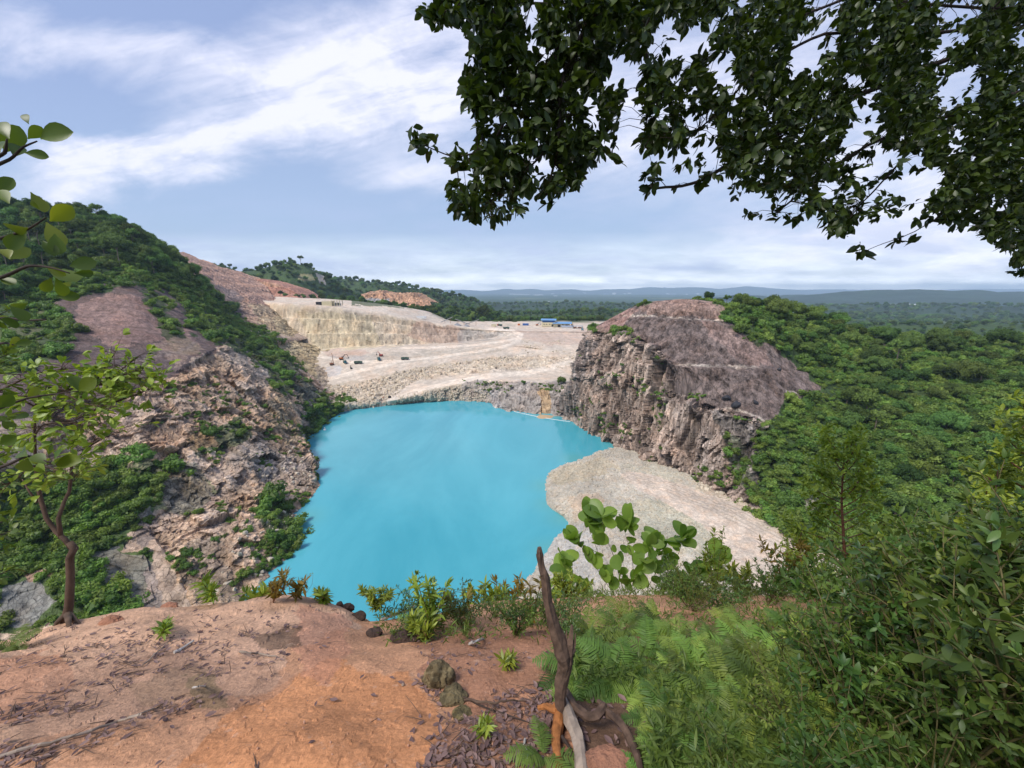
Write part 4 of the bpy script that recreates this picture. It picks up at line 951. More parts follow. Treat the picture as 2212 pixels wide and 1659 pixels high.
# ------------------------------------------------------------------ overhanging tree, top right
def canopy():
    Z = lambda x, y, t: pt(877.8+x*.603, y*.603, t)
    root = bpy.data.objects.new('overhanging_tree', None); COL.objects.link(root)
    root.location = (4.6, 1.6, 96.8)
    inv = np.array(root.location)
    tag(root, 'big tree leaning in from the right whose dark glossy leaves hang across the sky', 'tree')
    br = [([(2700,-500,4.2),(1900,-260,3.6),(1300,-160,3.0),(900,-90,2.7),(700,20,2.6),(600,180,2.5),(545,360,2.45),(530,540,2.4),(500,700,2.4)], .024),
          ([(620,150,2.5),(480,260,2.45),(380,380,2.4),(300,520,2.4),(180,560,2.35),(60,520,2.3)], .010),
          ([(520,520,2.4),(400,640,2.4),(300,720,2.35),(230,740,2.3)], .008), ([(900,-90,2.7),(860,120,2.6),(870,320,2.6),(860,520,2.55)], .010),
          ([(700,20,2.6),(400,10,2.5),(240,20,2.4),(100,50,2.3)], .010),
          ([(2900,-150,4.6),(2300,60,4.0),(1900,230,3.6),(1500,390,3.2),(1230,540,3.0),(1050,650,2.9),(880,680,2.8)], .030),
          ([(2300,60,4.0),(1900,120,3.5),(1500,120,3.2),(1250,260,3.0),(1120,400,2.9),(980,520,2.8)], .016),
          ([(2900,180,4.4),(2300,300,3.8),(1900,430,3.5),(1650,520,3.2),(1480,640,3.1),(1330,760,3.0)], .022),
          ([(1900,430,3.5),(1750,600,3.3),(1620,740,3.2),(1560,820,3.1)], .010), ([(2300,300,3.8),(2050,560,3.5),(1940,700,3.4),(1900,780,3.3),(1780,850,3.25),(1640,900,3.2)], .008),
          ([(2900,500,4.2),(2400,640,3.8),(2150,760,3.6),(2080,820,3.5)], .014), ([(2900,760,4.2),(2400,860,3.8),(2230,930,3.6),(2190,980,3.55)], .010),
          ([(1900,-260,3.6),(1600,-20,3.3),(1400,60,3.1),(1200,120,3.0),(1050,230,2.9)], .014), ([(2900,0,3.6),(2100,30,3.1),(1700,0,2.9),(1400,-20,2.8)], .014)]
    mb = MB(); S_ = []
    mb.tube([(4.6, 1.6, 96.8), (4.55, 1.7, 98.5), (4.4, 1.9, 100.3), Z(2700, -500, 4.2), Z(2400, -700, 4.3)], [.17, .14, .12, .07, .03], 12)
    for k in ((2900,-150,4.6),(2900,180,4.4),(2900,500,4.2),(2900,760,4.2),(2900,0,3.6)): mb.tube([(4.5, 1.75, 99.2), (Z(*k)+np.array([4.5, 1.8, 100.0]))/2+[0, 0, .1], Z(*k)], [.05, .04, .028], 8)
    for pts, r in br:
        P = catmull(np.array([Z(*p) for p in pts]), [6]*(len(pts)-1)); P = P+fbm(P*3, 3, 4)[:, None]*.03
        mb.tube(P, np.linspace(r, r*.28, len(P)), 7); S_.append(P)
    S_ = np.concatenate(S_)
    poly = [(100,-250),(40,-60),(30,40),(60,60),(180,90),(235,60),(225,130),(245,180),(215,250),(205,340),(205,370),(235,420),(265,470),(300,500),(240,530),(215,600),(220,640),(170,650),(150,690),(165,740),(225,775),(300,785),(325,800),(350,780),(400,775),(435,730),(430,690),(500,690),(545,690),(610,670),(640,630),(640,590),(700,560),(740,580),(780,610),(830,605),(850,640),(850,680),(960,680),(1090,680),(1130,730),(1200,770),(1240,825),(1310,810),(1340,775),(1400,800),(1430,755),(1490,765),(1520,850),(1580,850),(1600,815),(1580,775),(1640,775),(1720,800),(1740,765),(1810,805),(1900,765),(1930,785),(1960,805),(2060,820),(2130,880),(2180,940),(2300,1000),(2700,1000),(2700,-300)]
    small = [(15,520),(70,455),(150,465),(190,490),(215,540),(200,590),(150,600),(80,580)]
    holes = [[(745,190),(860,210),(840,330),(700,340),(705,420),(730,470),(690,470),(640,450),(660,400),(720,300)],[(840,330),(880,470),(840,590),(760,560),(730,500),(780,350)],[(960,170),(1060,150),(1080,220),(990,280)],[(1100,200),(1180,190),(1200,330),(1120,340),(1090,260)],[(1390,130),(1500,90),(1490,270),(1400,290),(1370,230)],
             [(1180,300),(1230,330),(1200,420),(1150,430)],[(880,370),(960,400),(960,450),(900,440)],[(1000,640),(1180,620),(1200,660),(1010,670)],[(1450,640),(1560,620),(1540,720),(1470,720)],[(420,560),(560,560),(560,640),(460,660)]]
    n = 19500; X = rng.random(n)*2700; Y = rng.random(n)*1330-300
    ok = inpoly(X, Y, poly) | (inpoly(X, Y, small) & (rng.random(n) < .55))
    nz = fbm(np.stack([X/150, Y/150, X*0], 1), 3, 5)
    for h in holes: ok &= ~inpoly(X+nz*30, Y+nz*30, h)
    dens = np.clip(.55+(X-500)/1700*.5, .5, 1.0)*np.clip(1.0-(nz < -.16)*.93, 0, 1)
    ok &= (rng.random(n) < dens); X, Y = X[ok], Y[ok]
    lf = MB(); tw = MB()
    for x, y in zip(X, Y):
        if x > 2260 and rng.random() < .6: continue
        if y < -20 and rng.random() < .6: continue
        t0 = 2.35+.9*min(max((x-300)/1900, 0), 1); t = t0+(rng.random()-.35)*(.5+1.1*min(x/1800, 1))
        # keep leaf sprays off the outline of the crown
        P = Z(x, y, t); j = np.argmin(((S_-P)**2).sum(1)); d = P-S_[j]; dn = np.linalg.norm(d)+1e-6
        if dn > .9: continue
        if .02 < dn < .24:
            mdl = (P+S_[j])/2+np.array([0, 0, .12*dn]); tw.tube([S_[j], mdl, P], [.0028, .002, .0012], 4)
        dr = d/dn*.5+np.array([-.25, 0, -.35])+rdir(1)[0]*.45
        sprig(lf, P, int(rng.integers(4, 8)), (.074 if x < 900 else .066), .60, ELLI, dr, .75, -.1, .012)
    for pts, r in br:
        for kx in range(len(pts)//2, len(pts)):
            P = Z(*pts[kx]); 
            for _ in range(3): sprig(lf, P+rdir(1)[0]*.05, 6, .078, .58, ELLI, rdir(1)[0]+[-.3, 0, -.2], .8, -.1, .014)
    for o in (mb.obj('branches', M_BARKD, root, smooth=True), tw.obj('twigs', M_BARKD, root), lf.obj('leaves', M_LEAFD, root, attr='lv', smooth=True)):
        o.location = -inv
canopy()
# ------------------------------------------------------------------ slim tree on the left edge and the leafy boughs in front of it
def slim_tree():
    base = gpt(146, 1342); t0 = proj(base)[2]
    root = link('slim_tree', None, loc=base); tag(root, 'slim crooked tree with forked reddish trunk standing on the left rim of the red earth', 'tree')
    Z = lambda x, y, dt=0: pt(x, y, t0+dt)-base
    mb = MB()
    mb.tube([Z(120,1385,-.05), Z(142,1345), Z(149,1310), Z(152,1250), Z(150,1205), Z(160,1185), Z(150,1172)], np.array([.050,.036,.028,.025,.024,.025,.022]), 10, jit=.12)
    for a in ((100,1365,-.1), (185,1350,-.15), (150,1380,-.3)): mb.tube([Z(146,1325), Z((146+a[0])/2, 1345, a[2]/2), Z(*a)-[0, 0, .06]], [.026,.016,.006], 7)
    mb.tube([Z(160,1190), Z(140,1165), Z(122,1150), Z(100,1120), Z(88,1080), Z(80,1040), Z(76,1000), Z(75,930,-.1), Z(78,860,-.15)], [.021,.018,.016,.015,.014,.012,.010,.008,.005], 8, jit=.1)
    mb.tube([Z(132,1162), Z(126,1120), Z(138,1085,.05), Z(150,1060,.1), Z(154,1020,.1), Z(155,960,.1), Z(165,900,.1)], [.017,.015,.013,.012,.011,.008,.005], 8, jit=.1)
    mb.tube([Z(80,1085), Z(62,1060), Z(48,1035)], [.01,.007,.004], 6)
    br = [[(76,1010),(92,1008,-.2),(130,1018,-.3),(160,1040,-.3)],[(76,1000),(40,1030,-.2),(0,1060,-.3)],[(75,940,-.1),(95,917,-.2),(160,913,-.3),(200,920,-.3)],[(78,870,-.15),(130,840,-.2),(178,872,-.3),(254,878,-.3)],
          [(165,905,.1),(220,880),(300,850),(330,838)],[(154,1000,.1),(200,960,0),(240,940,0)],[(78,880,-.15),(40,860,-.2),(-20,840,-.3)],[(75,960),(20,965),(-30,980)],[(165,905,.1),(180,850),(230,820),(300,800)],
          [(0,860,-.3),(95,852,-.2),(198,836,-.1),(278,818),(337,816)],[(0,844,-.3),(75,808,-.2),(143,796,-.2)],[(198,836,-.1),(230,790),(250,760)],[(210,834,-.1),(260,800),(290,775)]]
    lf = MB(); up = 0
    for b in br:
        P = catmull(np.array([Z(*p) for p in b]), [5]*(len(b)-1)); mb.tube(P, np.linspace(.0075, .0025, len(P)), 6)
        for i in range(2, len(P)):
            for _ in range(3):
                q = P[i]+rdir(1)[0]*np.array([.14, .2, .10])*(.5+rng.random()); mb.tube([P[i], (P[i]+q)/2+[0, 0, .01], q], [.0022, .0018, .001], 4)
                sprig(lf, q, int(rng.integers(3, 6)), .066, .46, OBOV, (q-P[i])+np.array([.02, 0, .03]), .6, -.15 if rng.random() < .6 else .25, .006)
    mb.obj('trunk', M_BARK, root, smooth=True); lf.obj('leaves', M_SAPL, root, attr='lv', smooth=True)
    return root
slim_tree()
def left_bough():
    base = np.array([-3.3, .6, 97.2]); root = link('leafy_sapling', None, loc=base)
    tag(root, 'young tree at the left border with large green and yellowing leaves', 'tree')
    Z = lambda x, y, t: pt(x, y, t)-base
    mb = MB(); lf = MB()
    mb.tube([(0, 0, 0), (.1, .05, 1.2), (.35, .1, 2.3), Z(-260, 560, 1.5), Z(-200, 300, 1.45)], [.035, .03, .024, .016, .008], 8)
    br = [[(-260,560,1.5),(-60,520,1.4),(0,515,1.35),(60,495,1.32),(100,470,1.3)],[(-200,300,1.45),(-40,360,1.35),(20,345,1.32),(50,318,1.3),(80,305,1.3)],[(-260,620,1.5),(-20,605,1.42),(60,575,1.38),(110,578,1.36),(150,590,1.35)],
          [(-260,760,1.6),(-20,690,1.5),(60,692,1.45),(100,690,1.42)],[(-20,345,1.35),(10,330,1.3),(15,300,1.28)],[(-100,780,1.6),(0,742,1.55),(30,745,1.5)],[(-200,1000,1.6),(-40,900,1.55),(60,860,1.5),(170,845,1.5)],[(-200,1060,1.6),(0,1010,1.55),(60,985,1.52),(110,1000,1.5)]]
    for b in br:
        P = catmull(np.array([Z(*p) for p in b]), [4]*(len(b)-1)); mb.tube(P, np.linspace(.008, .0022, len(P)), 6)
    # leaves read off the photograph: tip direction in the picture, length
    lv = [(62,268,42,233,26),(60,300,100,268,44),(88,300,150,270,44),(52,330,118,338,44),(20,300,-20,240,60),(10,330,40,262,56),(0,330,-30,280,60),(30,340,45,300,30),
          (0,420,30,372,50),(20,440,-15,395,50),(66,415,108,470,52),(108,478,165,440,50),(100,480,140,545,64),(60,492,-5,503,52),(58,500,0,545,44),(20,560,66,530,40),(20,560,4,525,36),
          (118,505,128,560,40),(92,520,128,555,36),(100,575,145,600,36),(110,580,175,600,46),(150,575,210,562,36),(160,590,215,590,38),(110,600,90,640,38),(120,600,150,650,40),(135,612,165,615,30),(120,640,185,640,40),
          (60,655,15,672,38),(20,660,75,700,40),(0,690,45,705,42),(30,745,78,735,34),(20,750,50,722,30),(0,740,-20,700,36),(85,452,60,430,30),(0,600,40,615,34),(100,1003,60,970,40),(110,1000,145,975,40),(60,985,20,965,40),(60,990,45,1030,36),(120,1000,165,990,36),
          (170,845,150,800,34),(170,845,205,815,34),(60,862,90,830,34),(0,880,30,850,34),(30,905,70,890,30),(0,960,40,940,34)]
    yel = {(66,415),(108,478),(100,480),(60,492),(110,600),(100,575)}
    ly = MB()
    for x0, y0, x1, y1, w in lv:
        t = 1.28+.22*rng.random() if y0 < 700 else 1.5; a = Z(x0, y0, t); b = Z(x1, y1, t+rng.normal()*.03)
        b = a+(b-a)*.76; L = np.linalg.norm(b-a); camd = -(a+base-np.array([0, 0, CAMZ])); camd /= np.linalg.norm(camd)
        leaves_arr(a[None], (b-a)[None], (camd+rdir(1)[0]*.45)[None], np.array([L]), np.array([min(w/FV*t/L*.95, .64)]), np.array([rng.random()*.8]), OBOV, ly if (x0, y0) in yel or rng.random() < .25 else lf, .25, .2)
    for y in (700, 760, 830, 900, 960, 1020, 1090, 1160, 1240):
        for _ in range(5):
            q = Z(-40+rng.random()*70, y+rng.normal()*25, 1.55+rng.random()*.3); sprig(lf, q, 5, .045, .42, OBOV, rdir(1)[0]+[.6, 0, .3], .7, .1, .006)
            mb.tube([q, q+np.array([-.08, 0, -.03]), q+np.array([-.25, -.02, -.08])], [.0015, .002, .004], 4)
    mb.obj('stems', M_BARKD, root, smooth=True); lf.obj('leaves', M_LEAFO, root, attr='lv', smooth=True); ly.obj('yellow_leaves', M_LEAFL, root, attr='lv', smooth=True)
left_bough()
# ------------------------------------------------------------------ the dead stump with its roots
def stump():
    base = gpt(1215, 1560); t0 = proj(base)[2]; root = link('dead_stump', None, loc=base)
    root.scale = (1, 1, 1); tag(root, 'tall thin dead stump with peeling dark bark and bare orange roots', 'stump')
    Z = lambda x, y, dt=0: pt(x, y, t0+dt)-base
    def tb(pts, rad, n=12, jit=.22, sub=4):
        P = catmull(np.array([Z(*p) for p in pts]), [sub]*(len(pts)-1)); R = np.interp(np.linspace(0, 1, len(P)), np.linspace(0, 1, len(rad)), rad)
        m = MB(); m.tube(P, np.array(R)*t0/FV*(1+.035*rng.normal(size=len(P))), n, jit=jit*1.6); return m
    t = tb([(1212,1566),(1211,1530),(1211,1480),(1222,1430),(1212,1395),(1196,1350),(1183,1300),(1178,1250),(1170,1225),(1166,1200),(1165,1182)], [12,12,13,15,18,15,12,10,9,7,7,4], 14, .25, 4)
    tk = t.obj('trunk', M_STUMP, root, smooth=False)
    m = tb([(1222,1430),(1228,1400),(1233,1378),(1236,1350)], [16,12,7,2], 7, .4); m.obj('splinter', M_STUMP, root)
    m = MB()
    for pts, rad in (([(1222,1425),(1240,1395),(1243,1368)], [7,4,1]), ([(1212,1425),(1222,1390),(1224,1362)], [7,4,1])):
        q = tb(pts, rad, 5, .3); q.obj('splinter', M_STUMP, root)
    def tg(pts, rad, n=9, jit=.4):
        P = np.array([gpt(p[0], p[1])+[0, 0, p[2]]-base for p in pts]); P = catmull(P, [5]*(len(pts)-1)); R_ = np.interp(np.linspace(0, 1, len(P)), np.linspace(0, 1, len(rad)), rad)*1.5/FV
        m = MB(); m.tube(P, R_, n, jit=jit); return m
    roots = [([(1211,1540,.06),(1204,1575,.03),(1203,1610,.02),(1209,1650,.01),(1206,1690,-.02)], [15,12,10,9,8], M_STUMPO), ([(1218,1538,.07),(1234,1580,.04),(1248,1620,.03),(1258,1665,.02),(1262,1710,-.03)], [15,14,13,13,12], M_STICK),
             ([(1216,1520,.09),(1238,1552,.07),(1262,1566,.06),(1288,1572,.07),(1298,1560,.09),(1290,1550,.10)], [14,11,10,10,9,5], M_STUMP), ([(1292,1560,.08),(1318,1570,.07),(1345,1590,.06),(1362,1620,.04),(1375,1655,.03),(1392,1700,-.02)], [8,8,8,8,7,6], M_STUMP),
             ([(1212,1548,.07),(1195,1556,.06),(1178,1550,.07),(1160,1552,.06)], [12,8,8,4], M_STUMPO), ([(1212,1600,.03),(1225,1612,.02),(1242,1632,-.01)], [4,3,2], M_BARKD)]
    for pts, rad, mt in roots: tg(pts, rad).obj('root', mt, root)
stump()
# ------------------------------------------------------------------ clods, sticks, litter
def lump(name, x, y, size, mat, label, cat, sub=4, dz=0, seed=1, rough=.35, g=None):
    p = gpt(x, y)+[0, 0, dz]; V1, F1 = ico(sub); s_ = np.array(size)
    q = V1*10+seed*7; P = V1*(1+rough*fbm(V1*1.3+seed, 4, seed)[:, None]+.10*blocks(V1*3+seed, seed)[:, None])*s_
    V_ = make_mesh(name, P, [F1], mat, False, {'Col': np.zeros((len(P), 3))+np.array({'dark_clod': (.085,.055,.042), 'red_clod': (.42,.20,.12)}.get(mat.name, (.2,.2,.2)))})
    o = link(name, V_, loc=p); tag(o, label, cat, g); return o
lump('clod', 752, 1318, (.055,.05,.045), M_CLOD, 'dark crusted earth clod on the rim above the lake, next to the white branch', 'clod', seed=2, dz=.02)
lump('clod', 735, 1302, (.035,.035,.03), M_CLOD, 'smaller dark clod on the very rim, left of the larger rim clods', 'clod', 3, seed=4, dz=.015)
lump('clod', 775, 1335, (.06,.05,.03), M_CLOD, 'flat dark crust of earth just below the white branch', 'clod', 3, seed=5, dz=.01)
lump('clod', 810, 1372, (.055,.05,.04), M_CLOD, 'dark brown rounded clod left of the largest dark clod', 'clod', seed=6, dz=.01)
lump('clod', 872, 1385, (.085,.07,.06), M_CLOD, 'largest dark brown clod above the mossy stub', 'clod', seed=7, dz=.015)
lump('rock', 365, 1318, (.085,.06,.045), M_CLODRED, 'reddish rock slab lying on the rim between the tree and the seedlings', 'rock', seed=11, dz=.01)
lump('rock', 240, 1345, (.08,.05,.035), M_CLODRED, 'low orange rock on the rim right of the slim tree', 'rock', seed=12, dz=.01)
lump('rock', 188, 1352, (.05,.04,.035), M_CLODRED, 'small pinkish rock beside the foot of the slim tree', 'rock', 3, seed=13, dz=.01)
lump('rock', 1318, 1650, (.10,.06,.05), M_CLODRED, 'crumbly orange lump of earth at the bottom of the picture under the roots', 'rock', seed=14, dz=.0)
M_MOSS = rock_mat('mossy_stub', 16, 0, .3, 1, .5)
for i, (x, y, z, c_, lab, dz) in enumerate(((945, 1470, (.075,.06,.085), (.24,.19,.10), 'lichen covered olive brown knob of rock sticking out of the red earth', .03), (978, 1508, (.07,.065,.055), (.22,.175,.09), 'mossy lower shoulder of rock under the olive knob', .0), (1005, 1545, (.05,.055,.025), (.25,.20,.09), 'small olive patch of mossy rock nearest the dead leaves', .0))):
    o = lump('mossy_rock', x, y, z, M_MOSS, lab, 'rock', 4, dz-.012, 20+i, .3); o.rotation_euler = (.1, -.35 if i == 0 else .3, .4*i)
    V_ = np.array([v.co[:] for v in o.data.vertices]); cc = np.where((fbm(V_*34, 3, 4) > .05)[:, None], c_, np.array(c_)*.55); o.data.color_attributes['Col'].data.foreach_set('color', np.concatenate([cc, np.ones((len(V_), 1))], 1).astype(np.float32).ravel())
def stick(name, pts, r, mat, label, cat='stick', lift=.012, fork=None):
    P = np.array([gpt(*p[:2])+[0, 0, lift+(p[2] if len(p) > 2 else 0)] for p in pts]); base = P[len(P)//2].copy(); P = catmull(P-base, [4]*(len(P)-1)); P = P+rng.normal(size=P.shape)*.0025
    m = MB(); m.tube(P, np.linspace(r, r*.55, len(P)), 7, jit=.2)
    if fork is not None:
        for i, d in fork: m.tube([P[i], P[i]+np.array(d)*.5, P[i]+np.array(d)], [r*.5, r*.4, r*.2], 5)
    tag(link(name, m.mesh(name, mat), loc=base), label, cat)
stick('driftwood', [(822,1330,.0),(845,1318,.03),(868,1305,.06),(890,1298,.08),(930,1302,.08),(975,1304,.06)], .013, M_DRIFT, 'bleached white branch lying on the rim above the lake', 'branch', fork=[(9, (.05, -.05, -.05)), (12, (.04, .02, .05))])
stick('stick', [(478,1408),(520,1412),(560,1417),(600,1422)], .007, M_STICK, 'straight pale stick lying across the middle of the red earth')
stick('stick', [(0,1640),(90,1612),(180,1588),(260,1562),(330,1530),(378,1505)], .007, M_STICK, 'longest thin branch running from the lower left corner of the red earth')
stick('stick', [(378,1412),(395,1402),(418,1388)], .010, M_DRIFT, 'short thick whitish twig left of the straight pale stick')
stick('stick', [(310,1440),(345,1408),(372,1385)], .004, M_STICK, 'thin straight pale twig pointing at the rim near the left rocks')
stick('stick', [(995,1402),(1015,1395),(1045,1383)], .012, M_DRIFT, 'thick grey stick end beside the ferns, left of the dead stump')
stick('stick', [(870,1478),(882,1445)], .007, M_STICK, 'short upright dark chip of wood left of the mossy stub')
stick('stick', [(1000,1515),(1040,1528,.02),(1080,1532,.03),(1130,1528,.03)], .006, M_BARK, 'dark twig between the mossy stub and the dead stump')
stick('stick', [(0,1415),(60,1385),(120,1362),(180,1345)], .012, M_BARK, 'dark root running along the left rim of the red earth', 'root')
stick('stick', [(300,1505),(330,1470),(345,1450)], .004, M_BARKD, 'thin dark twig on the left part of the red earth')
stick('stick', [(975,1500),(1050,1535),(1130,1560),(1160,1570)], .004, M_BARKD, 'thinnest black twig lying among dry leaves left of the stump')
stick('stick', [(420,1490),(445,1488),(490,1482)], .005, M_DRIFT, 'small curved whitish sliver of bark in the middle of the red earth', 'bark')
stick('stick', [(1130,1600),(1134,1625),(1140,1650)], .005, M_DRIFT, 'upright pale twig at the bottom left of the stump')
def litter():
    lf = MB(); tw = MB()
    zones = [([(0,1370),(620,1300),(760,1330),(700,1400),(600,1470),(330,1560),(80,1659),(0,1659)], 1100, .026), ([(900,1370),(1180,1380),(1200,1659),(900,1659),(960,1540),(900,1480)], 750, .027), ([(-50,1330),(1250,1300),(1250,1700),(-50,1700)], 170, .035), ([(1180,1300),(1700,1300),(1500,1659),(1180,1659)], 150, .04)]
    for poly, n, L in zones:
        xs = [p[0] for p in poly]; ys = [p[1] for p in poly]; k = 0
        while k < n:
            x = min(xs)+rng.random()*(max(xs)-min(xs)); y = min(ys)+rng.random()**.8*(max(ys)-min(ys))
            if not inpoly(np.array([x]), np.array([y]), poly)[0]: continue
            k += 1; p = gpt(x, y)+[0, 0, .006+.006*rng.random()]
            if vnoise(np.array([p*5]), 5)[0] < -.25: continue
            d = rdir(1)[0]; d[2] = -.12*d[1]
            leaves_arr(p[None], d[None], (rdir(1, 5)[0])[None], np.array([L*(.5+rng.random())]), np.array([.5]), np.array([rng.random()**1.5]), ELLI, lf, .35, -.25+.5*rng.random())
            if rng.random() < .45:
                d2 = rdir(1)[0]; d2[2] = 0; d2[0] += .5*np.sign(d2[0]); l = .02+.09*rng.random()**2; tw.tube([p, p+d2*l/2+[0, 0, .003], p+d2*l], [.0016, .0018, .001], 4)
    tag(lf.obj('leaf_litter', M_DRY, attr='lv'), kind='stuff'); tag(tw.obj('twig_litter', M_BARK), kind='stuff')
    ok = (KP[:, 0] > -50) & (KP[:, 0] < 1400) & (KP[:, 1] > 1280) & (KP[:, 1] < 1680) & KOK; idx = np.argwhere(ok)[:, 0]
    P = KF[rng.choice(idx, 7000)]+rng.normal(size=(7000, 3))*[.01, .01, .001]; s = .0014+.0065*rng.random(7000)**4
    me = [make_mesh('pebble', np.array([v.co[:] for v in r.vertices]), [np.array([list(p.vertices) for p in r.polygons])], plain('pebble_stone', (.45, .25, .16), .9, var=.3, scale=8)) for r in ROCKS[:2]]
    gn_scatter('pebbles', P, me, s, rng.random((7000, 3))*6.28)
litter()
# ------------------------------------------------------------------ foreground plants
def plant(name, label, cat, xb, yb, stems, leafer, stem_mat, leaf_m, group=None, base=None, jit=0, leafname='leaves'):
    """stems: list of lists of (x,y,dt) seen points; leafer(lf, P) adds the leaves along a stem"""
    base = gpt(xb, yb) if base is None else base; t0 = proj(base)[2]; root = link(name, None, loc=base); tag(root, label, cat, group)
    st = MB(); lf = MB()
    for s in stems:
        pts = np.array([pt(p[0], p[1], t0+(p[2] if len(p) > 2 else 0))-base for p in s[:-1]]); P = catmull(pts, [4]*(len(pts)-1)); r = s[-1]
        st.tube(P, np.linspace(r, r*.4, len(P)), 6); leafer(lf, P)
    st.obj('stems', stem_mat, root, smooth=True); lf.obj(leafname, leaf_m, root, attr='lv', smooth=True)
    return root
def along(L, W_, prof, start=.3, per=2, end=4, lvb=0, out=.8, droop=.25, upb=.3, twig=None):
    def f(lf, P):
        n = len(P)
        for i in range(int(n*start), n):
            d = P[min(i+1, n-1)]-P[max(i-1, 0)]; d = d/(np.linalg.norm(d)+1e-9)
            k = per if i < n-1 else end; ax = rdir(k, upb)
            Dr = d*.6+ax*out; leaves_arr(np.repeat(P[i][None], k, 0)+rng.normal(size=(k, 3))*.003, Dr, rdir(k, 1.5), L*(.6+.6*rng.random(k))*(1 if i < n-1 else .8), W_, np.clip(lvb+rng.random(k), 0, 1), prof, lf, .25, droop)
    return f
# the broad-leaved shrub beside the stump
big = [[(1370,1345),(1330,1290),(1290,1230),(1262,1190),(1240,1165,-.05),(.006)], [(1370,1345),(1345,1270),(1325,1200),(1305,1150),(1300,1115,0),(.007)], [(1380,1340),(1370,1260),(1365,1200),(1350,1150,.1),(1360,1130,.1),(.006)],
       [(1390,1345),(1420,1290),(1450,1230),(1468,1190,-.05),(1475,1160,-.05),(.007)], [(1390,1345),(1440,1300,-.1),(1480,1260,-.1),(1500,1225,-.1),(.006)], [(1375,1345),(1300,1310,-.15),(1260,1270,-.2),(1228,1240,-.2),(1215,1215,-.2),(.006)],
       [(1400,1345),(1440,1330,-.1),(1490,1290,-.1),(1530,1260,-.1),(1560,1245,-.1),(.006)], [(1370,1345),(1360,1290,-.1),(1375,1240,-.1),(1400,1200,-.1),(1405,1175,-.1),(.006)], [(1370,1340),(1320,1260,.1),(1275,1150,.1),(1268,1115,.1),(.005)],
       [(1390,1345),(1400,1270,.1),(1430,1210,.1),(1420,1170,.1),(.005)], [(1400,1345),(1460,1290,.15),(1520,1230,.15),(1545,1205,.1),(.005)]]
T_BIG = proj(gpt(1385, 1345))[2]
def bigleaf(lf, P):
    n = len(P)
    for i in list(range(int(n*.35), n-1, 1))+[n-1]*5+[n-3]*2:
        d = P[min(i+1, n-1)]-P[max(i-2, 0)]; d /= np.linalg.norm(d)+1e-9
        Dr = (d*.35+rdir(1, .35)[0]*.9)[None]; cam_ = np.array([-.3, -1, .8])
        leaves_arr(P[i][None], Dr, (cam_+rdir(1)[0]*1.1)[None], np.array([(20+24*rng.random())*T_BIG/FV]), np.array([.66]), np.array([rng.random()]), ROUND, lf, .2, .15)
plant('broad_leaf_shrub', 'light green shrub with big round leaves standing right behind the dead stump', 'shrub', 1385, 1345, big, bigleaf, M_STEM, M_LEAFR)
plant('low_shrub', 'small bluish dark green shrub touching the right side of the dead stump', 'shrub', 1250, 1440, [[(1250,1440),(1248,1390),(1240,1350,-.03),(1236,1325),(.005)], [(1250,1440),(1262,1390),(1275,1350),(1285,1320),(.005)], [(1250,1440),(1285,1400,-.1),(1310,1370,-.1),(.004)], [(1250,1440),(1235,1410,-.05),(1225,1385,-.05),(.004)]], along(.10, .42, ELLI, .4, 2, 6, -.2), M_STEM, M_SHRUB)
plant('yellow_seedling', 'upright seedling with narrow yellow-green leaves in front of the round-leaved shrub', 'seedling', 1345, 1405, [[(1345,1405,-.1),(1342,1350,-.1),(1340,1300,-.1),(1338,1245,-.1),(.005)], [(1350,1405,-.1),(1360,1360,-.1),(1362,1330,-.1),(.004)]], along(.085, .45, LANC, .2, 3, 5, .2), M_STEM, M_YEL)
# seedlings on the rim: (label, x, y, top height, spread, kind)
SEED = [('reddish-tipped leafy plant standing tallest on the left part of the rim', 590, 1302, 62, 40, 'r', 5), ('low fern-like green plant spreading left of the reddish-tipped plant', 545, 1305, 30, 40, 'g', 5), ('small pale bluish plant on the rim at the far left of the seedlings', 462, 1305, 50, 25, 'g', 4),
        ('leafy seedling right of the reddish-tipped plant on the rim', 640, 1296, 40, 24, 'r', 3), ('tiny seedling on the rim right of the bare twigs', 702, 1302, 20, 16, 'g', 3), ('round feathery green bush against the water left of the white branch', 812, 1322, 48, 34, 'f', 12),
        ('bushy green plant rising over the white branch', 935, 1370, 110, 45, 'g', 7), ('slender reddish plant right of the bushy plant on the rim', 990, 1350, 70, 30, 'r', 4), ('leafy clump of seedlings at the rim near the middle', 1050, 1340, 75, 45, 'g', 7), ('yellow-tipped clump of seedlings left of the dead stump', 1100, 1345, 90, 35, 'r', 6),
        ('tall pinnate seedling just left of the dead stump', 1150, 1350, 105, 22, 'r', 3), ('low dense bush of fine leaves at the rim centre', 1075, 1375, 60, 55, 'f', 12), ('low green tuft below the white branch', 925, 1385, 45, 45, 'g', 6), ('fine-leaved bush at the foot of the gravel spit behind the stump', 1235, 1300, 60, 45, 'f', 12),
        ('fine-leaved plant left of the broad-leaved shrub, against the gravel', 1205, 1330, 75, 28, 'f', 6), ('slender plant with narrow leaves right of the broad-leaved shrub against the gravel', 1545, 1300, 155, 30, 'f', 8), ('small plant with pinnate leaves in front of the track', 1600, 1290, 60, 35, 'g', 6), ('wispy reddish plant against the pale track', 1690, 1285, 110, 60, 'r', 7),
        ('leafy plant on the rim below the track', 1760, 1290, 60, 50, 'g', 8), ('tiny green seedling alone on the left part of the red earth', 350, 1372, 22, 12, 'g', 3), ('tiny green sprout in the leaf litter left of the stump', 1095, 1440, 22, 16, 'g', 3), ('pair of small sprouts low in the dry leaves left of the stump', 1045, 1590, 30, 25, 'g', 4), ('yellow sprout at the foot of the dead stump', 1180, 1430, 28, 18, 'r', 3)]
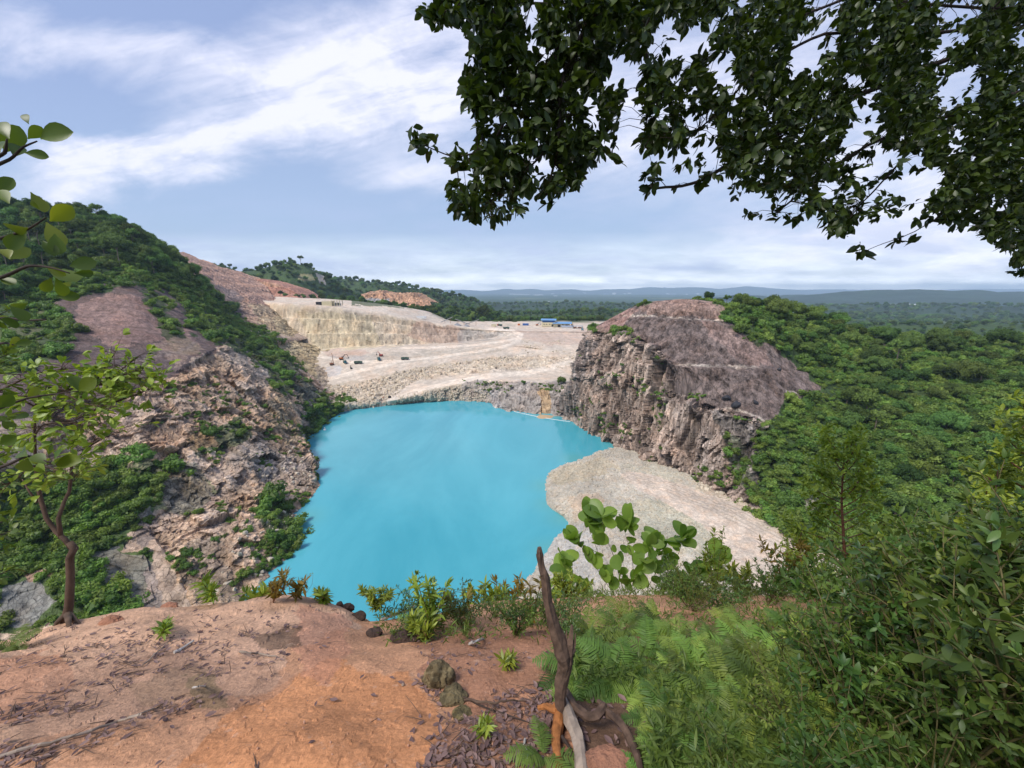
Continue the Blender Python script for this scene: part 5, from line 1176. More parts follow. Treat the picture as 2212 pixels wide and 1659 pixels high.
for lab, x, y, h, sp, kd, n in SEED:
    st = []
    for i in range(n):
        a = (rng.random()-.5)*2*sp; hh = h*(.6+.5*rng.random()) if i else h
        st.append([(x, y), (x+a*.3, y-hh*.4, rng.normal()*.04), (x+a*.8, y-hh*.8, rng.normal()*.08), (x+a, y-hh, rng.normal()*.1), .0035])
    t_ = proj(gpt(x, y))[2]; px = t_/FV
    lt = {'r': (20*px, .42, LANC, M_YEL), 'g': (24*px, .42, LANC, M_SAPL), 'f': (13*px, .38, LANC, M_SAPL)}[kd]
    plant('seedling' if kd != 'f' else 'bush', lab, 'seedling' if kd != 'f' else 'bush', x, y, st, along(max(lt[0], .02), lt[1], lt[2], .2, 3 if kd != 'f' else 6, 5, .0, .8), M_STEMR, lt[3])
def bare():
    for lab, x, y, ps in (('pair of bare forked twigs standing on the rim against the water', 660, 1296, [[(660,1296),(662,1265),(668,1240),.0025],[(662,1280),(674,1262),(676,1240),.0018],[(660,1285),(652,1262),(655,1248),.0018]]),
                          ('thin curved twig with a small leafy tuft standing above the rim', 885, 1312, [[(885,1312),(884,1290),(888,1255),(902,1238),.003]])):
        plant('bare_twig', lab, 'twig', x, y, ps, along(.03, .5, ELLI, .9, 1, 1) if x < 700 else along(.035, .5, ELLI, .85, 6, 14), M_STEMR, M_SAPL)
bare()
# the taller fine-leaved saplings beyond the rim
def sapling(name, label, xb, yb, tb, top, spread, n, L, mat=M_SAPL):
    base = pt(xb, yb, tb); root = link(name, None, loc=base); tag(root, label, 'sapling'); st = MB(); lf = MB()
    Z = lambda x, y, dt=0: pt(x, y, tb+dt)-base
    H = yb-top; mainp = catmull(np.array([Z(xb, yb+40), Z(xb+4, yb-H*.3), Z(xb-2, yb-H*.65), Z(xb+6, top)]), [8]*3); st.tube(mainp, np.linspace(.028, .006, len(mainp)), 8)
    for i in range(n):
        f = .12+.86*(i+.5)/n; y0 = yb-H*f; w = spread*(1-f*.8)*(.45+.75*rng.random())*(1 if i % 2 else -1); dt = rng.normal()*.55*(1-f*.7)
        P = catmull(np.array([Z(xb, y0+6), Z(xb+w*.45, y0-H*.03, dt*.5), Z(xb+w*.85, y0-H*.09, dt), Z(xb+w, y0-H*.14, dt*1.1)]), [4]*3); st.tube(P, np.linspace(.009, .0025, len(P)), 5)
        for j in range(3, len(P)):
            for _ in range(2):
                q = P[j]+rdir(1, .4)[0]*.16*rng.random(); sprig(lf, q, 7, L, .4, ELLI, rdir(1, .9)[0], .8, rng.random()*.5-.1, .012)
    st.obj('stems', M_STEMR, root, smooth=True); lf.obj('leaves', mat, root, attr='lv', smooth=True); return root
sapling('sapling', 'tall bushy sapling with fine yellow-green leaves standing between the track and the right slope', 1820, 1300, 5.6, 958, 150, 34, .08)
sapling('sapling', 'smaller reddish-stemmed sapling just left of the tall bushy sapling', 1725, 1300, 5.4, 1150, 45, 9, .05)
sapling('sapling', 'leafy sapling at the right border, below the one with yellow tips', 2150, 1330, 3.6, 1015, 110, 20, .06)
sapling('sapling', 'topmost sapling at the right border with yellow-green tips', 2235, 1250, 3.4, 885, 120, 18, .06)
# dense leafy shrubs on the right
def shrub_proto(k, n=8, H=.75, L=.085):
    st = MB(); lf = MB()
    for i in range(n):
        a = rng.random()*6.28; rr = H*(.25+.45*rng.random()); h = H*(.6+.5*rng.random())
        P = catmull(np.array([[0, 0, -.05], [math.cos(a)*rr*.35, math.sin(a)*rr*.35, h*.4], [math.cos(a)*rr*.75, math.sin(a)*rr*.75, h*.8], [math.cos(a)*rr*1.1, math.sin(a)*rr*1.1, h]]), [5]*3)
        st.tube(P, np.linspace(.006, .002, len(P)), 5); along(L, .42, ELLI, .2, 2, 5, 0, .9, .3)(lf, P)
        for j in (6, 9, 12):
            q = P[j]+rdir(1, .3)[0]*.18; Q_ = catmull(np.array([P[j], (P[j]+q)/2+[0, 0, .02], q]), [3, 3]); st.tube(Q_, [.003]*3+[.002]*4, 4); along(L*.9, .42, ELLI, .2, 2, 5, 0, .9, .3)(lf, Q_)
    return st.mesh('stems', M_STEM, True), lf.mesh('leaves', [M_SHRUB, M_SHRUBF, M_SHRUB2, M_SHRUBF][k], True, 'lv')
M_SHRUB2 = leaf_mat('pale_shrub_leaves', (.032, .082, .022), (.125, .20, .045), .3, .4, .03, .5, .3, 3)
M_SHRUBF = leaf_mat('fine_shrub_leaves', (.03, .075, .014), (.15, .22, .035), .3, .45, .03, .3, .3, 3)
SHR = [shrub_proto(k, 10+k, .75, [.070, .050, .062, .055][k]) for k in range(4)]
def put(name, label, cat, p, protos, k, s, group, names=('stems', 'leaves')):
    root = bpy.data.objects.new(name, None); COL.objects.link(root); root.location = p; root.rotation_euler = (rng.normal()*.12, rng.normal()*.12, rng.random()*6.28); root.scale = (s, s, s*(.85+.3*rng.random()))
    tag(root, label, cat, group)
    for nm, me in zip(names, protos[k]): o = bpy.data.objects.new(nm, me); COL.objects.link(o); o.parent = root
    return root
sp_ = []
for i in range(2600):
    x = 1430+rng.random()*1050; y = 1283+rng.random()**1.2*520; lim = 1660-(x-1640)*1.35
    if y < lim and y > 1322: continue
    p = gpt(min(x, 2480), y)
    if all(((p-q)**2).sum() > (.17)**2 for q in sp_): sp_.append(p)
    if len(sp_) >= 130: break
for p in sp_:
    q = proj(p); edge = np.clip((q[0]-1700)/500, 0, 1); s = .36+.2*rng.random()+.55*edge*(.7+.5*rng.random())
    if q[2] < 1.3: s *= .62
    k = int(rng.choice([0, 0, 0, 1, 2, 2, 3])); lb = ['leafy shrub with larger dark leaves in the thicket filling the lower right', 'fine-leaved light green shrub in the thicket filling the lower right', 'pale green shrub in the thicket filling the lower right', 'yellowish green small-leaved shrub in the thicket filling the lower right'][k]
    zn = ' bottom right corner' if q[1] > 1480 and q[0] > 1900 else (' right border' if q[0] > 2050 else (' back by the rim' if q[1] < 1335 else ' left side'))
    lb = ['dark larger-leaved shrub', 'fine-leaved light green shrub', 'pale green shrub', 'yellowish small-leaved shrub'][k]+' in the lower right thicket,'+zn
    put('leafy_shrub', lb, 'shrub', p, SHR, k, s, lb+' (group)')
for i in range(42):
    x = 850+rng.random()*370 if i < 24 else 1430+rng.random()*420; y = 1330+rng.random()*58 if i < 24 else 1284+rng.random()*22; k = [1, 2, 3][i % 3]
    put('low_shrub', ['wispy fine-leaved scrub plant on the rim', 'pale wispy scrub plant on the rim', 'yellowish wispy scrub plant on the rim'][k-1]+(' left of the dead stump' if i < 24 else ' below the gravel track'), 'shrub', gpt(x, y), SHR, k, .24+.2*rng.random(), ['fine-leaved', 'pale', 'yellowish'][k-1]+' scrub on the rim '+('left of the stump' if i < 24 else 'below the track'))
# ferns
def frond(lf, base, az, L, tilt, arch):
    n = 22; u = np.linspace(0, 1, n); h = np.array([math.cos(az), math.sin(az), 0]); side = np.array([-math.sin(az), math.cos(az), 0])
    ang = tilt-arch*u; dx = np.cumsum(np.cos(ang))*L/n; dz = np.cumsum(np.sin(ang))*L/n
    P = base+h*dx[:, None]+np.array([0, 0, 1])*dz[:, None]; lf.tube(P[::3], np.linspace(.0022, .0008, len(P[::3])), 3, .2)
    T_ = np.gradient(P, axis=0); T_ /= np.linalg.norm(T_, axis=1)[:, None]
    for sd in (-1, 1):
        i = np.arange(3, n); w = L*.27*np.sin(np.clip((i/n-.08)/.92, 0, 1)**.75*math.pi*.98)+.006
        Dr = side*sd+T_[i]*.45+[0, 0, -.12]; Nn = np.cross(T_[i], side)*-1
        Nn = np.where(Nn[:, 2:3] < 0, -Nn, Nn)+rng.normal(size=(len(i), 3))*.12
        leaves_arr(P[i], Dr+rng.normal(size=(len(i), 3))*.06, Nn, w*(.85+.3*rng.random(len(i))), .085*L/.3/np.maximum(w/.08, .35)*.8, .15+.7*rng.random()+.15*rng.random(len(i)), [(0, .7), (.35, 1.0), (.7, .7), (1, .05)], lf, .1, .25)
FERN = []
for k in range(5):
    lf = MB(); m = 6+k
    for i in range(m): frond(lf, np.array([rng.normal()*.02, rng.normal()*.02, 0]), i/m*6.28+rng.normal()*.3, .26+.16*rng.random(), .9+.45*rng.random(), 1.1+.7*rng.random())
    FERN.append((lf.mesh('fronds', M_FERN, False, 'lv'),))
fpoly = [(1230,1400),(1300,1350),(1500,1330),(1700,1340),(1900,1400),(2000,1500),(2050,1700),(1240,1760),(1235,1600)]
fl_ = []
while len(fl_) < 285:
    x = 1200+rng.random()*900; y = 1320+rng.random()*450
    if not inpoly(np.array([x]), np.array([y]), fpoly)[0]: continue
    if 1150 < x < 1400 and 1500 < y < 1800: continue
    p = gpt(x, y); fl_.append(p)
    q = proj(p); zn = ('front' if q[1] > 1540 else ('middle' if q[1] > 1420 else 'back'))+' of the fern bed, '+('close to the dead stump' if q[0] < 1480 else ('halfway to the thicket' if q[0] < 1720 else 'against the thicket'))
    put('fern', 'green fern at the '+zn, 'fern', p-[0, 0, .02], FERN, int(rng.integers(5)), (.38+.36*rng.random()) if q[2] > 1.7 else .3+.2*rng.random(), 'ferns at the '+zn, ('fronds',))
for x, y, lab in ((900, 1360, 'small fern at the left end of the rim plants'), (1010, 1375, 'small fern under the middle rim plants'), (560, 1303, 'pale fern on the rim left of the reddish-tipped plant'), (1120, 1385, 'small fern left of the dead stump by the rim plants'), (1175, 1650, 'bright fern at the bottom edge left of the stump roots'), (30, 1400, 'fern at the left border behind the dark root')):
    put('fern', lab, 'fern', gpt(x, y), FERN, int(rng.integers(5)), .5, None, ('fronds',))
# low green cover between the bigger plants
lf = MB()
for i in range(7500):
    x = 820+rng.random()*1450; y = 1283+rng.random()**2.1*420
    if x < 1230 and (y > 1395 or y < 1310+.0*x): continue
    if 1150 < x < 1400 and y > 1500: continue
    p = gpt(x, y); k = int(rng.integers(3, 7)); t_ = proj(p)[2]
    leaves_arr(np.repeat(p[None], k, 0)+rng.normal(size=(k, 3))*.02+[0, 0, .03+.07*rng.random()], rdir(k, .6), rdir(k, 1.2), .045*(.5+rng.random(k)), .3, rng.random(k), LANC, lf, .2, .3)
tag(lf.obj('ground_cover', M_FERN, attr='lv'), kind='stuff')
# ------------------------------------------------------------------ machines, sheds and other things in the quarry
PC = {k: plain('paint_'+k, v, .5, 0, .15, 1.5) for k, v in dict(teal=(.05,.22,.26), orange=(.50,.15,.04), green=(.08,.13,.10), red=(.38,.06,.05), yellow=(.55,.36,.06), blue=(.05,.13,.36), grey=(.25,.25,.25), cream=(.62,.55,.36), dark=(.03,.03,.035), roofblue=(.14,.30,.52), white=(.75,.75,.73), rust=(.30,.13,.07), panel=(.30,.34,.40)).items()}
def floor_at(x, y, D=None):
    D = D_Q if D is None else D
    pr = proj(D); d = (pr[..., 0]-x)**2+(pr[..., 1]-y)**2; return D.reshape(-1, 3)[np.argmin(d)].copy()
def wheels(root, xs, y, r, w=.5):
    for x in xs:
        for s_ in (-1, 1):
            m = MB(); m.tube([(x, s_*y-w/2, r), (x, s_*y+w/2, r)], r, 10); wl = m.obj('wheel', PC['dark'], root)
def dump_truck(x, y, rz, body, label, s=1.0):
    root = link('dump_truck', None, loc=floor_at(x, y), rot=(0, 0, rz), scale=s); tag(root, label, 'dump truck', 'trucks in the quarry')
    m = MB(); m.box((0, 0, 1.0), (8.2, 1.4, .5)); m.obj('chassis', PC['dark'], root)
    m = MB(); m.box((3.3, 0, 2.05), (1.9, 2.4, 2.0), taper=.92); m.box((4.3, 0, 1.35), (.25, 2.3, .6)); c = m.obj('cab', PC[body], root)
    m = MB(); m.box((4.27, 0, 2.4), (.08, 1.9, .8)); m.obj('windscreen', PC['dark'], c)
    m = MB(); m.box((-1.1, 0, 1.5), (6.2, 2.3, .3)); m.box((-1.1, 1.3, 2.3), (6.4, .15, 1.7)); m.box((-1.1, -1.3, 2.3), (6.4, .15, 1.7)); m.box((2.0, 0, 2.5), (.15, 2.6, 2.1)); m.box((-4.2, 0, 2.1), (.15, 2.6, 1.2)); m.obj('tipper', PC['green'], root)
    wheels(root, (3.0, -1.6, -3.2), 1.05, .62)
def excavator(x, y, rz, body, label, s=1.0):
    root = link('excavator', None, loc=floor_at(x, y), rot=(0, 0, rz), scale=s); tag(root, label, 'excavator', 'excavators in the quarry')
    for s_ in (-1, 1): m = MB(); m.box((0, s_*1.3, .5), (4.4, .65, 1.0), taper=.9); m.obj('track', PC['dark'], root)
    m = MB(); m.box((-.4, 0, 1.8), (4.2, 2.8, 1.4), taper=.95); m.box((-2.2, 0, 1.9), (1.0, 2.7, 1.2)); m.obj('body', PC[body], root)
    m = MB(); m.box((1.1, .8, 2.7), (1.5, 1.0, 1.6), taper=.9); m.obj('cab', PC['dark'], root)
    m = MB(); m.tube([(1.4, -.3, 2.2), (3.6, -.3, 5.6), (6.2, -.3, 5.4)], [.35, .42, .3], 6); b = m.obj('boom', PC['dark' if body == 'orange' else body], root)
    m = MB(); m.tube([(6.2, -.3, 5.6), (7.4, -.3, 2.4)], [.28, .2], 6); a = m.obj('arm', PC['dark'], b)
    m = MB(); m.box((7.3, -.3, 1.7), (1.2, 1.2, 1.1), taper=.6); m.obj('bucket', PC['dark'], a)
def rig(x, y, label):
    root = link('drill_rig', None, loc=floor_at(x, y), rot=(0, 0, .4)); tag(root, label, 'drill rig')
    for s_ in (-1, 1): m = MB(); m.box((0, s_*1.1, .45), (4.2, .6, .9), taper=.9); m.obj('track', PC['dark'], root)
    m = MB(); m.box((-.5, 0, 1.7), (4.0, 2.4, 1.5), taper=.95); m.obj('body', PC['rust'], root)
    m = MB(); m.tube([(1.8, 0, .4), (.9, 0, 13.5)], .28, 5); m.tube([(-.6, 0, 2.3), (1.3, 0, 7)], .18, 5); m.obj('mast', PC['rust'], root)
dump_truck(774, 786, .15, 'green', 'dark green dump truck standing on the quarry floor beside the loading teal truck')
dump_truck(745, 784, -1.0, 'teal', 'teal dump truck waiting under the orange excavator at the loading face')
dump_truck(818, 778, -1.1, 'teal', 'teal dump truck facing the lake beside the red excavator')
dump_truck(875, 777, .1, 'green', 'dark green dump truck climbing alone along the middle haul road')
dump_truck(1093, 711, .3, 'green', 'dark green dump truck on the plateau at the bend of the haul road', 1.1)
dump_truck(1080, 704, 2.6, 'red', 'red-cabbed truck parked behind the dark green truck on the plateau')
excavator(738, 777, .5, 'orange', 'orange excavator with dark raised boom loading at the rock face')
excavator(823, 769, 2.8, 'red', 'red excavator behind the teal truck against the grey face', .85)
excavator(759, 797, 2.2, 'dark', 'small dark excavator alone below the trucks', .55)
excavator(1258, 714, 1.6, 'teal', 'teal excavator upright at the right end of the plateau near the crag', .9)
excavator(1161, 703, .2, 'orange', 'orange excavator parked left of the blue-roofed sheds', .8)
excavator(1236, 703, 1.2, 'yellow', 'yellow excavator parked right of the blue-roofed sheds', .8)
rig(717, 789, 'rust coloured drill rig with a tall thin mast on the quarry floor')
def shed():
    p = floor_at(1200, 705); root = link('office_shed', None, loc=p, rot=(0, 0, -.12)); tag(root, 'cream walled quarry workshop with two stepped light blue metal roofs', 'building')
    m = MB(); m.box((-11, 4, 3.2), (22, 14, 6.4)); m.box((10, 0, 2.6), (26, 14, 5.2)); m.obj('wall', PC['cream'], root)
    m = MB(); m.box((-11, 4, 8.4), (20, 10, 4.0)); m.obj('upper_wall', PC['blue'], root)
    for c, d, h in (((-11, 3, 10.6), (25, 14, .3), .12), ((11, -1, 5.9), (31, 17, .3), .10)): m = MB(); m.box(c, d, rot=(h, 0, 0)); m.obj('roof', PC['roofblue'], root)
    for x, w in ((-3, 6), (6, 4), (18, 4)): m = MB(); m.box((x, -7.1 if x > -2 else -3.1, 1.7), (w, .3, 3.4)); m.obj('opening', PC['dark'], root)
    for x in (-18, -14, -9, 12, 22): m = MB(); m.box((x, -7.08 if x > 0 else -3.08, 3.4), (1.6, .2, 1.2)); m.obj('window', PC['dark'], root)
    p = floor_at(1225, 709); r = link('annex', None, loc=p, rot=(0, 0, -.1)); tag(r, 'low grey-roofed annex in front of the blue-roofed workshop', 'shed')
    m = MB(); m.box((0, 0, 1.6), (18, 6, 3.2)); m.obj('wall', PC['white'], r); m = MB(); m.box((0, 0, 3.5), (20, 8, .25), rot=(.12, 0, 0)); m.obj('roof', PC['panel'], r)
    p = floor_at(1247, 709); r = link('open_shelter', None, loc=p); tag(r, 'open shelter with grey roof and red machines under it', 'shelter')
    m = MB(); m.box((0, 0, 3.6), (17, 7, .3)); m.obj('roof', PC['panel'], r)
    for a in (-7.5, -2.5, 2.5, 7.5):
        for b in (-3, 3): m = MB(); m.tube([(a, b, -.3), (a, b, 3.5)], .16, 6); m.obj('post', PC['grey'], r)
    m = MB(); m.box((-4, 0, 1.1), (5, 3, 2.0), taper=.8); m.box((3, 0, 1.0), (6, 3, 1.8), taper=.8); m.obj('machines', PC['rust'], r)
    for x, y, k, d, lab in ((1135, 703, 'blue', (10, 3, 3), 'blue shipping container on the plateau left of the workshop'), (1066, 705, 'cream', (8, 3, 3.2), 'cream cabin at the left end of the parked machines'), (911, 688, 'white', (13, 6, 3), 'white roofed hut beside the top haul road'), (1121, 703, 'orange', (4, 2.5, 2.4), 'small orange tank near the blue container')):
        p = floor_at(x, y); m = MB(); m.box((0, 0, d[2]/2), d); m.box((0, 0, d[2]+.12), (d[0]*1.05, d[1]*1.1, .25)); m.box((d[0]*.2, -d[1]/2-.05, d[2]*.4), (1.2, .1, d[2]*.75)); tag(m.obj('container' if k == 'blue' else 'cabin', PC[k], None, p), lab, 'container' if k == 'blue' else 'cabin')
    # crusher building
    p = floor_at(712, 661); p[2] = max(p[2], pt(712, 657, 590)[2]); r = link('crusher_building', None, loc=p, rot=(0, 0, -.05)); tag(r, 'yellowish open-sided crusher building on the edge above the quarry wall', 'building')
    m = MB(); m.box((-3, 3, 3.0), (14, 8, 6)); m.obj('wall', PC['cream'], r); m = MB(); m.box((-14, 3, 2.6), (9, 7, 5.2)); m.obj('dark_bay', PC['dark'], r)
    m = MB(); m.box((9, 3, 7.0), (13, 9, .4)); m.obj('roof', PC['cream'], r)
    for a in (3.5, 7.2, 10.9, 14.6):
        for b in (-1, 7): m = MB(); m.box((a, b, 3.4), (.7, .5, 6.9)); m.obj('post', PC['cream'], r)
    m = MB(); m.box((9, 5, 2.0), (9, 3, 4), taper=.7); m.obj('crusher', PC['grey'], r)
    # conveyors and stone heaps
    for i, (x, y, dx, lab) in enumerate(((962, 699, 9, 'first conveyor over the left stone heap behind the wall'), (996, 703, -10, 'second conveyor leaning left over the grey stone heaps'), (1017, 704, 11, 'third conveyor at the right end of the stone heaps'))):
        p = floor_at(x, y)+[0, 12, 0]; r = link('conveyor', None, loc=p); tag(r, lab, 'conveyor')
        m = MB(); m.tube([(-dx, 0, 1), (dx, 0, 8.5)], .55, 4); m.obj('belt', PC['grey'], r)
        for f in (-.3, .6): m = MB(); m.tube([(dx*f, 0, -.5), (dx*f, 0, 4.75+3.75*f)], .25, 5); m.obj('leg', PC['rust'], r)
    for x, y, s_, lab in ((948, 700, 7, 'grey stone heap under the first conveyor'), (985, 704, 6, 'grey stone heap under the second conveyor'), (1005, 706, 5, 'small grey stone heap under the third conveyor'), (897, 688, 6, 'pale stone heap beside the white roofed hut')):
        P = ICO3[0].copy(); z = 1-np.hypot(P[:, 0], P[:, 1]); P = np.stack([P[:, 0]*s_, P[:, 1]*s_, np.where(P[:, 2] > 0, z*s_*.65, -1.)], 1)+fbm(P*3, 3, 2)[:, None]*.4
        me = make_mesh('stone_heap', P, [ICO3[1]], PC['grey'], True); tag(link('stone_heap', me, loc=floor_at(x, y)+[0, 10, 0]), lab, 'heap')
shed()
def waterside():
    a, b = pz(1111, 889, .1), pz(1231, 911, .1); base = (a+b)/2; n = 40
    P = np.array([a+(b-a)*u+np.array([0, -2.2*math.sin(u*3.14), 0]) for u in np.linspace(0, 1, n)])-base
    m = MB(); m.tube(P, .22, 6); tag(m.obj('floating_boom', PC['white'], None, base), 'thin white floating boom stretched across the corner of the lake below the crag', 'boom')
    p = pz(844, 872, 0); r = link('gauge_post', None, loc=p); tag(r, 'dark gauge post with a cross box standing at the far shore of the lake', 'post')
    m = MB(); m.tube([(0, 0, -3), (0, 0, 7.5)], .28, 6); m.obj('pole', PC['dark'], r); m = MB(); m.box((-.4, 0, 6.3), (2.6, 1.4, 1.8), taper=.8); m.obj('box', PC['dark'], r)
    p = pz(829, 863, 4); m = MB(); m.box((0, 0, 1), (3.2, 2.2, 2), taper=.75); m.box((0, 0, 2.3), (1.4, 1.2, .8)); tag(m.obj('pump', PC['rust'], None, p), 'small rusty pump set on the shore left of the gauge post', 'pump')
    p = pz(702, 929, 0); m = MB(); m.tube([(0, 0, -.3), (0, 0, .6)], .9, 10); m.tube([(0, 0, .6), (0, 0, 2.0)], .3, 8); tag(m.obj('buoy', PC['white'], None, p), 'small white buoy at the left shore under the bushes', 'buoy')
    # sand washed out at the foot of the ochre gully
    c0 = pz(1177, 899, .06); an = np.linspace(0, 6.283, 60, endpoint=False); V = [np.array([0, 0, .9])]
    for f, z in ((.5, .6), (1.0, -.25)):
        for a_ in an: rr = f*(1+.35*fbm(np.array([[math.cos(a_)*1.5, math.sin(a_)*1.5, f]]), 3, 4)[0]); V.append(np.array([math.cos(a_)*7*rr, math.sin(a_)*6*rr-1, z]))
    F3 = [[0, 1+i, 1+(i+1) % 60] for i in range(60)]; F4 = [[1+i, 61+i, 61+(i+1) % 60, 1+(i+1) % 60] for i in range(60)]
    me = make_mesh('sand_fan', np.array(V), [np.array(F3), np.array(F4)], plain('wet_sand', (.46, .33, .19), .8), True); tag(link('sand_fan', me, loc=c0), kind='structure')
waterside()
# ------------------------------------------------------------------ trees one can tell apart
def tree_on(D, x, y, s, kind, label, name='tree', proto=None, dz=-.6): put_tree(floor_at(x, y, D)+[0, 0, dz], s, kind, label, None, name, proto)
for x, y, s, k, pr_, lab in ((1508, 656, .42, 0, AIRY, 'leftmost small tree on top of the bare rock dome'), (1530, 660, .95, 1, None, 'rounded dense tree standing highest on the rock dome'), (1552, 662, .55, 2, None, 'low tree right of the rounded tree on the dome'), (1568, 664, .62, 1, AIRY, 'thin-crowned airy tree rising over the dome trees'),
        (1592, 668, .80, 4, None, 'dark broad tree in the middle of the dome trees'), (1618, 672, .75, 6, None, 'dark tree right of the broad dome tree'), (1645, 678, .85, 3, None, 'bushy tree near the right end of the dome'), (1668, 686, .6, 0, AIRY, 'small airy tree at the right end of the dome trees'), (1695, 692, .7, 5, None, 'low tree below the right end of the dome')):
    tree_on(D_RM, x, y, s*1.2, k, lab, proto=pr_)
for x, y, s, k, pr_, lab in ((2138, 752, 1.0, 0, AIRY, 'tall flat-crowned tree on the right skyline'), (2170, 756, 1.15, 1, AIRY, 'tallest thin tree on the right skyline'), (2200, 758, 1.1, 0, AIRY, 'tall tree at the right border of the skyline'), (2090, 752, .9, 4, None, 'dark round tree left of the tall skyline trees'), (1960, 738, .8, 2, None, 'spreading tree alone on the right ridge line'), (1905, 730, .6, 3, None, 'small tree on the dip of the right ridge line'), (1800, 715, .8, 6, None, 'bushy tree on the ridge between the dome and the dip')):
    tree_on(D_RM, x, y, s, k, lab, proto=pr_)
for x, y, s, k, pr_, lab in ((1212, 832, .85, 2, None, 'large dark tree on the lake wall against the foot of the crag'), (1132, 832, .62, 1, None, 'single upright tree standing on the rim of the lake wall'), (1190, 836, .5, 5, None, 'bush-like tree between the upright tree and the crag'), (1095, 832, .35, 0, AIRY, 'thin bushy tree left of the upright tree on the lake wall'), (1165, 838, .36, 3, None, 'small tree beside the ochre gully on the lake wall'), (1232, 850, .6, 4, None, 'low spreading tree at the right end of the lake wall')):
    tree_on(D_Q, x, y, s, k, lab, proto=pr_)
for x, y, s, k, pr_, lab in ((1045, 690, 2.6, 4, None, 'big dark tree towering over the belt behind the plateau'), (860, 688, 1.7, 1, AIRY, 'slim tree at the left end of the belt above the top road'), (985, 690, 2.0, 6, None, 'dark tree left of the towering tree in the belt')):
    tree_on(H3, x, y, s, k, lab, proto=pr_)
for x, y, s, k, pr_, lab in ((650, 573, 1.9, 0, AIRY, 'largest airy tree on the summit of the hill behind the quarry'), (628, 575, 1.5, 1, AIRY, 'airy tree left of the summit tree')): tree_on(H1, x, y, s, k, lab, proto=pr_)
for x, y, s, k, pr_, lab in ((213, 480, 1.05, 0, AIRY, 'bare airy tree on the highest part of the left ridge'), (272, 508, 1.1, 1, AIRY, 'thin airy tree sticking out of the left skyline'), (330, 540, .9, 0, AIRY, 'small airy tree on the falling left skyline')): tree_on(D_LM, x, y, s, k, lab, proto=pr_)
for x, y, s, k, lab in ((700, 662, 1.5, 2, 'dark tree group crown left behind the crusher building'), (722, 660, 1.6, 4, 'dark tall tree behind the crusher building'), (742, 664, 1.4, 1, 'dark tree right of the crusher building'), (765, 668, 1.2, 6, 'lower tree farther right of the crusher building')):
    p = pt(x, y, 640); p[2] = 74; put_tree(p, s, k, lab, None)
for x, y, s, lab in ((1300, 905, 1.6, 'dark rounded bush clinging to the middle of the crag'), (637, 1172, 1.4, 'rounded dark bush at the edge of the lake under the left cliff'), (575, 880, 1.9, 'dark green bush on the left cliff face'), (530, 1240, 1.4, 'rounded bush low on the left cliff near the water'), (1595, 905, 1.3, 'pale green bush on the ledge beside black boulders'), (725, 880, 2.4, 'dark bush on the shore at the far left corner of the lake')):
    D = D_RM if x > 1200 else D_LM; me = BUSH[int(rng.integers(5))]; o = link('bush', me, loc=floor_at(x, y, D)+[0, 0, -.2], rot=(0, 0, rng.random()*6), scale=s); tag(o, lab, 'bush')
for x, y, s, lab in ((1570, 862, 2.6, 'black boulder highest on the ledge right of the slab'), (1590, 878, 3.0, 'large black boulder with a pale side on the ledge'), (1555, 893, 2.4, 'grey boulder left of the pale green bush'), (1632, 872, 1.6, 'black boulder half hidden in the bushes'), (1683, 800, 1.7, 'small black boulder in the bushes at the end of the slab')):
    me = ROCKS[int(rng.integers(5))].copy(); me.materials.clear(); me.materials.append(PC['dark'] if 'black' in lab else M_LOOSE); o = link('boulder', me, loc=floor_at(x, y, D_RM)+[0, 0, s*.35], rot=(rng.random(), rng.random(), rng.random()*6), scale=s); tag(o, lab, 'boulder')
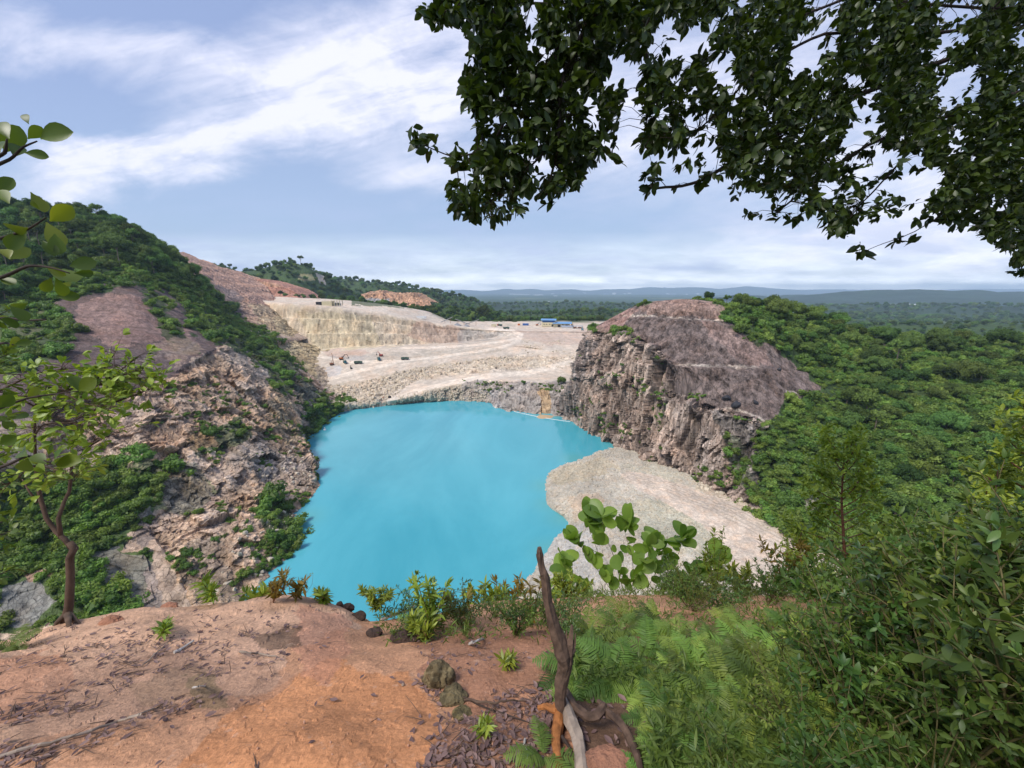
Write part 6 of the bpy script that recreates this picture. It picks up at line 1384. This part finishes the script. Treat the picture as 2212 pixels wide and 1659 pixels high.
# ------------------------------------------------------------------ town on the plain
def town():
    spec = [(1434, 634, 210, 60, 'tall white slab-shaped block standing highest in the far town', 't'), (1439, 634, 150, 55, 'lower white block against the tallest one in the far town', 't'), (1184, 634, 70, 90, 'pale block of flats in the left part of the far town', 't'), (1270, 634, 60, 60, 'isolated white block in the middle of the far town', 't'),
            (1118, 637, 26, 330, 'long white factory roof farthest left on the plain', 'f'), (1163, 638, 24, 300, 'wide white factory hall near the left of the town', 'f'), (1200, 640, 20, 120, 'pair of small white halls below the town', 'f'), (1106, 636, 20, 190, 'small white hall beside the farthest left factory', 'f'), (1136, 637, 18, 260, 'flat pale hall between the two left factories', 'f'),
            (1993, 660, 8, 640, 'very long white greenhouse roof on the plain below the right ridge', 'g'), (1186, 652, 10, 60, 'small white house among far trees', 'f'), (1500, 634, 30, 120, 'pale hall at the right end of the town', 'f'), (1225, 636, 22, 300, 'long low white hall in the middle of the plain', 'f')]
    for x, y, h, w, lab, k in spec:
        p = pz(x, y, -16); sc_ = p[1]/13000.0; m = MB(); H_ = h*sc_ if k != 'g' else h; W_ = w*sc_ if k != 'g' else 470
        m.box((0, 0, H_/2), (W_, W_*(.5 if k == 't' else .35), H_))
        if k == 't': m.box((W_*.1, 0, H_+4), (W_*.4, W_*.3, 8))
        else: m.box((0, 0, H_+1.5), (W_*1.02, W_*.37, 3), taper=.9)
        tag(m.obj('building', PC['white'], None, p), lab, 'building')
    for i in range(46):
        x = 1190+rng.random()**.8*330; y = 632.5+rng.random()*4; p = pz(x, y, -16); sc_ = p[1]/13000.0
        m = MB(); w = (30+90*rng.random())*sc_; h = (10+35*rng.random()**2)*sc_; m.box((0, 0, h/2), (w, w*.6, h)); m.box((0, 0, h+2), (w*.9, w*.5, 4), taper=.7)
        tag(m.obj('building', PC['white'] if rng.random() < .6 else PC['panel'], None, p), 'small pale building among the houses of the far town', 'building', 'small buildings of the far town')
town()
# ------------------------------------------------------------------ haze
def haze():
    m = bpy.data.materials.new('haze'); m.use_nodes = True; m.node_tree.nodes.clear(); t = NT(m.node_tree)
    v = t.n('ShaderNodeVolumePrincipled'); v.inputs['Color'].default_value = (.60, .81, 1.0, 1); v.inputs['Density'].default_value = HAZE; v.inputs['Anisotropy'].default_value = .0
    t.n('ShaderNodeOutputMaterial', i={1: v.outputs[0]})
    b = MB(); b.box((0, 9200, 155), (100000, 22000, 480)); tag(b.obj('haze', m), kind='stuff')
HAZE = .85e-4
if HAZE: haze()
